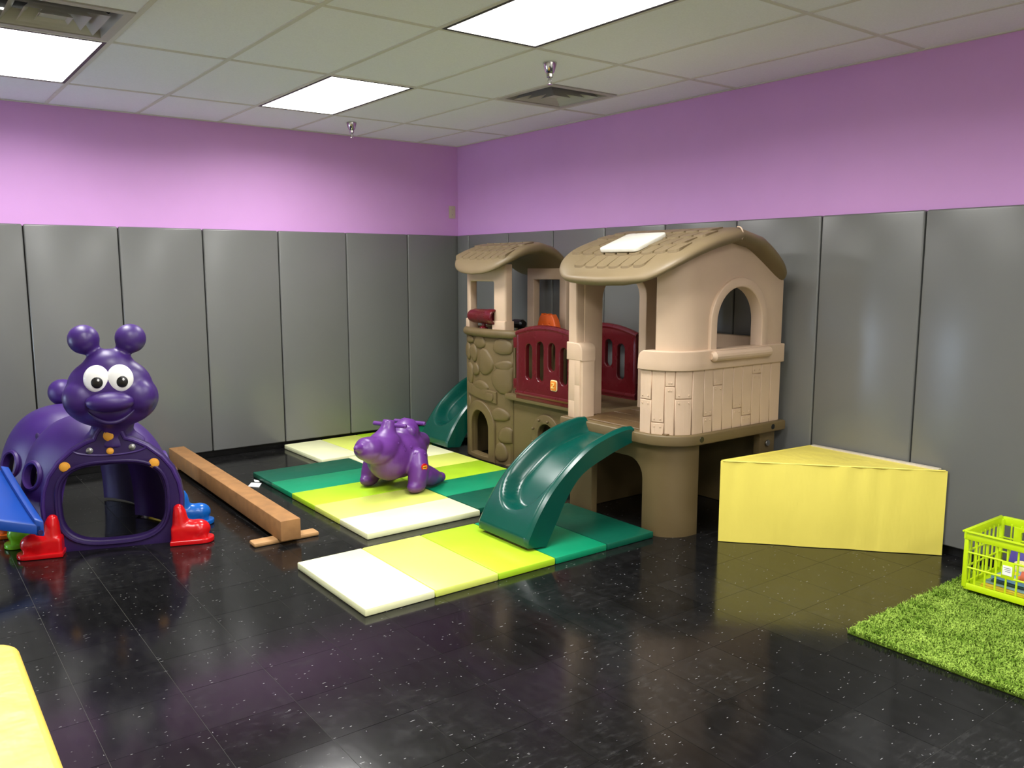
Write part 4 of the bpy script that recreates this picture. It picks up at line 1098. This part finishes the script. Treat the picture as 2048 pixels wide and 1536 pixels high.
# ================================================================== PURPLE DINOSAUR RIDE-ON
DI = empty('ride_on_dinosaur', (-1.75, -1.88, .038), 'purple plastic dinosaur ride-on toy with handlebars, standing on the green mats', 'ride-on toy')
hdg = Vector((-.905, -.425)); lft = Vector((-hdg.y, hdg.x))     # forwards, its left
lft = Vector((hdg.y, -hdg.x)) if Vector((hdg.y, -hdg.x)).dot(Vector((.8, -.6))) > 0 else -Vector((hdg.y, -hdg.x))   # picture-right side
DC = Vector((-1.735, -1.865)); DB = .039
def dm(f, s_, z): p = DC + hdg * f + lft * s_; return Vector((p.x, p.y, DB + z))
Rd = Matrix(((hdg.x, lft.x, 0), (hdg.y, lft.y, 0), (0, 0, 1)))
g = bmesh.new()
def de(f, s_, z, a, b_, c_, rot=0): ellipsoid(g, dm(f, s_, z), (a, b_, c_), Rd @ Matrix.Rotation(rot, 3, 'Y'), 24, 16)
de(0, 0, .225, .20, .165, .16); de(.10, 0, .22, .16, .15, .15); de(-.10, 0, .235, .15, .14, .14)
de(.22, 0, .30, .14, .125, .095, .12); de(.32, 0, .325, .10, .098, .078, .12); de(.15, 0, .32, .12, .11, .10)
de(.345, 0, .355, .055, .075, .05); de(.425, 0, .35, .036, .026, .025); de(.45, 0, .353, .02, .02, .02)
tube(g, [dm(-.16, 0, .27), dm(-.26, 0, .26), dm(-.32, 0, .28)], [.11, .08, .05], 14)
for s_ in (-1, 1):
    tube(g, [dm(.0, s_ * .16, .235), dm(.03, s_ * .185, .16), dm(.06, s_ * .195, .08), dm(.085, s_ * .195, .045)], [.062, .072, .066, .052], 16)
    de(.0, s_ * .175, .225, .065, .05, .06); de(.07, s_ * .195, .045, .085, .055, .046)
    tube(g, [dm(-.01, s_ * .185, .11), dm(-.10, s_ * .195, .07), dm(-.19, s_ * .195, .045)], [.075, .066, .042], 14)
    de(-.23, s_ * .195, .04, .035, .034, .036)
tube(g, [dm(.14, 0, .36), dm(.11, 0, .42), dm(.095, 0, .48)], [.085, .055, .040], 14)
tube(g, [dm(-.07, 0, .33), dm(-.12, 0, .40), dm(-.14, 0, .445)], [.11, .085, .05], 14)
bz = fuse(g, .0095, 6)
for v in bz.verts: v.co.z = max(v.co.z, DB)
dino = ob('body', bz, M_MPUR, DI, angle=180)
b = bmesh.new(); tube(b, [dm(.09, s_, .445) for s_ in (-.135, -.128, .128, .135)], [.009, .015, .015, .009], 12); ob('handlebar', b, M_MPUR, DI)
b = bmesh.new(); tube(b, [dm(-.14, s_, .425) for s_ in (-.13, -.123, .123, .13)], [.009, .014, .014, .009], 12); ob('rear_handle', b, M_MPUR, DI)
st = bmesh.new(); ellipsoid(st, dm(-.055, .035, .375), (.045, .075, .055), Rd, 20, 12); ob('seat', st, M_MPUR, DI, angle=180)
# spots in relief
def near(f, s_, z):
    """project a point outwards onto the body"""
    p = dm(f, s_, z); best = min(dino.data.vertices, key=lambda v: (v.co + WLOC[dino.name] - p).length); return best.co + WLOC[dino.name], best.normal.copy()
for (f, s_, z, r) in ((.14, .14, .34, .010), (.10, .15, .35, .011), (.10, .16, .30, .012), (.05, .16, .31, .011), (.06, .17, .27, .011), (-.01, .17, .30, .009), (.0, .2, .24, .008)):
    p, n = near(f, s_, z); ob('spot', lathe(bmesh.new(), [(r, -.002), (r * .9, .003), (r * .4, .0045), (0, .005)], p, 12, n), M_MPUR, dino)
p, n = near(.075, .30, .185); n.z *= .2; n.normalize(); M_STK = mat('sticker_red', (190, 26, 30), .35, var=.02)
ob('maker_sticker', lathe(bmesh.new(), [(.0245, -.006), (.0245, .0015), (0, .002)], p, 20, n), M_STK, dino)
sr = panel(rrect(-.017, .017, -.011, .011, .006), (), .002, .0003); xn = Vector((0, 0, 1)).cross(n).normalized()
ob('sticker_patch', warp(sr, lambda u, v, w: p + n * (.0042 + w) + xn * u + Vector((0, 0, 1)) * v), mat('sticker_orange', (240, 160, 50), .35, var=.02), dino)
sr = bmesh.new()
for u in (-.011, -.004, .003, .009):
    q = p + n * .0046 + xn * u; merge(sr, box(-.0022, .0022, -.0006, .0006, -.0035, .0035), Matrix.Translation(q) @ Matrix(((xn.x, n.x, 0), (xn.y, n.y, 0), (0, 0, 1))).to_4x4())
ob('sticker_lettering', sr, M_BLK, dino, smooth=False)
bpy.context.view_layer.update()
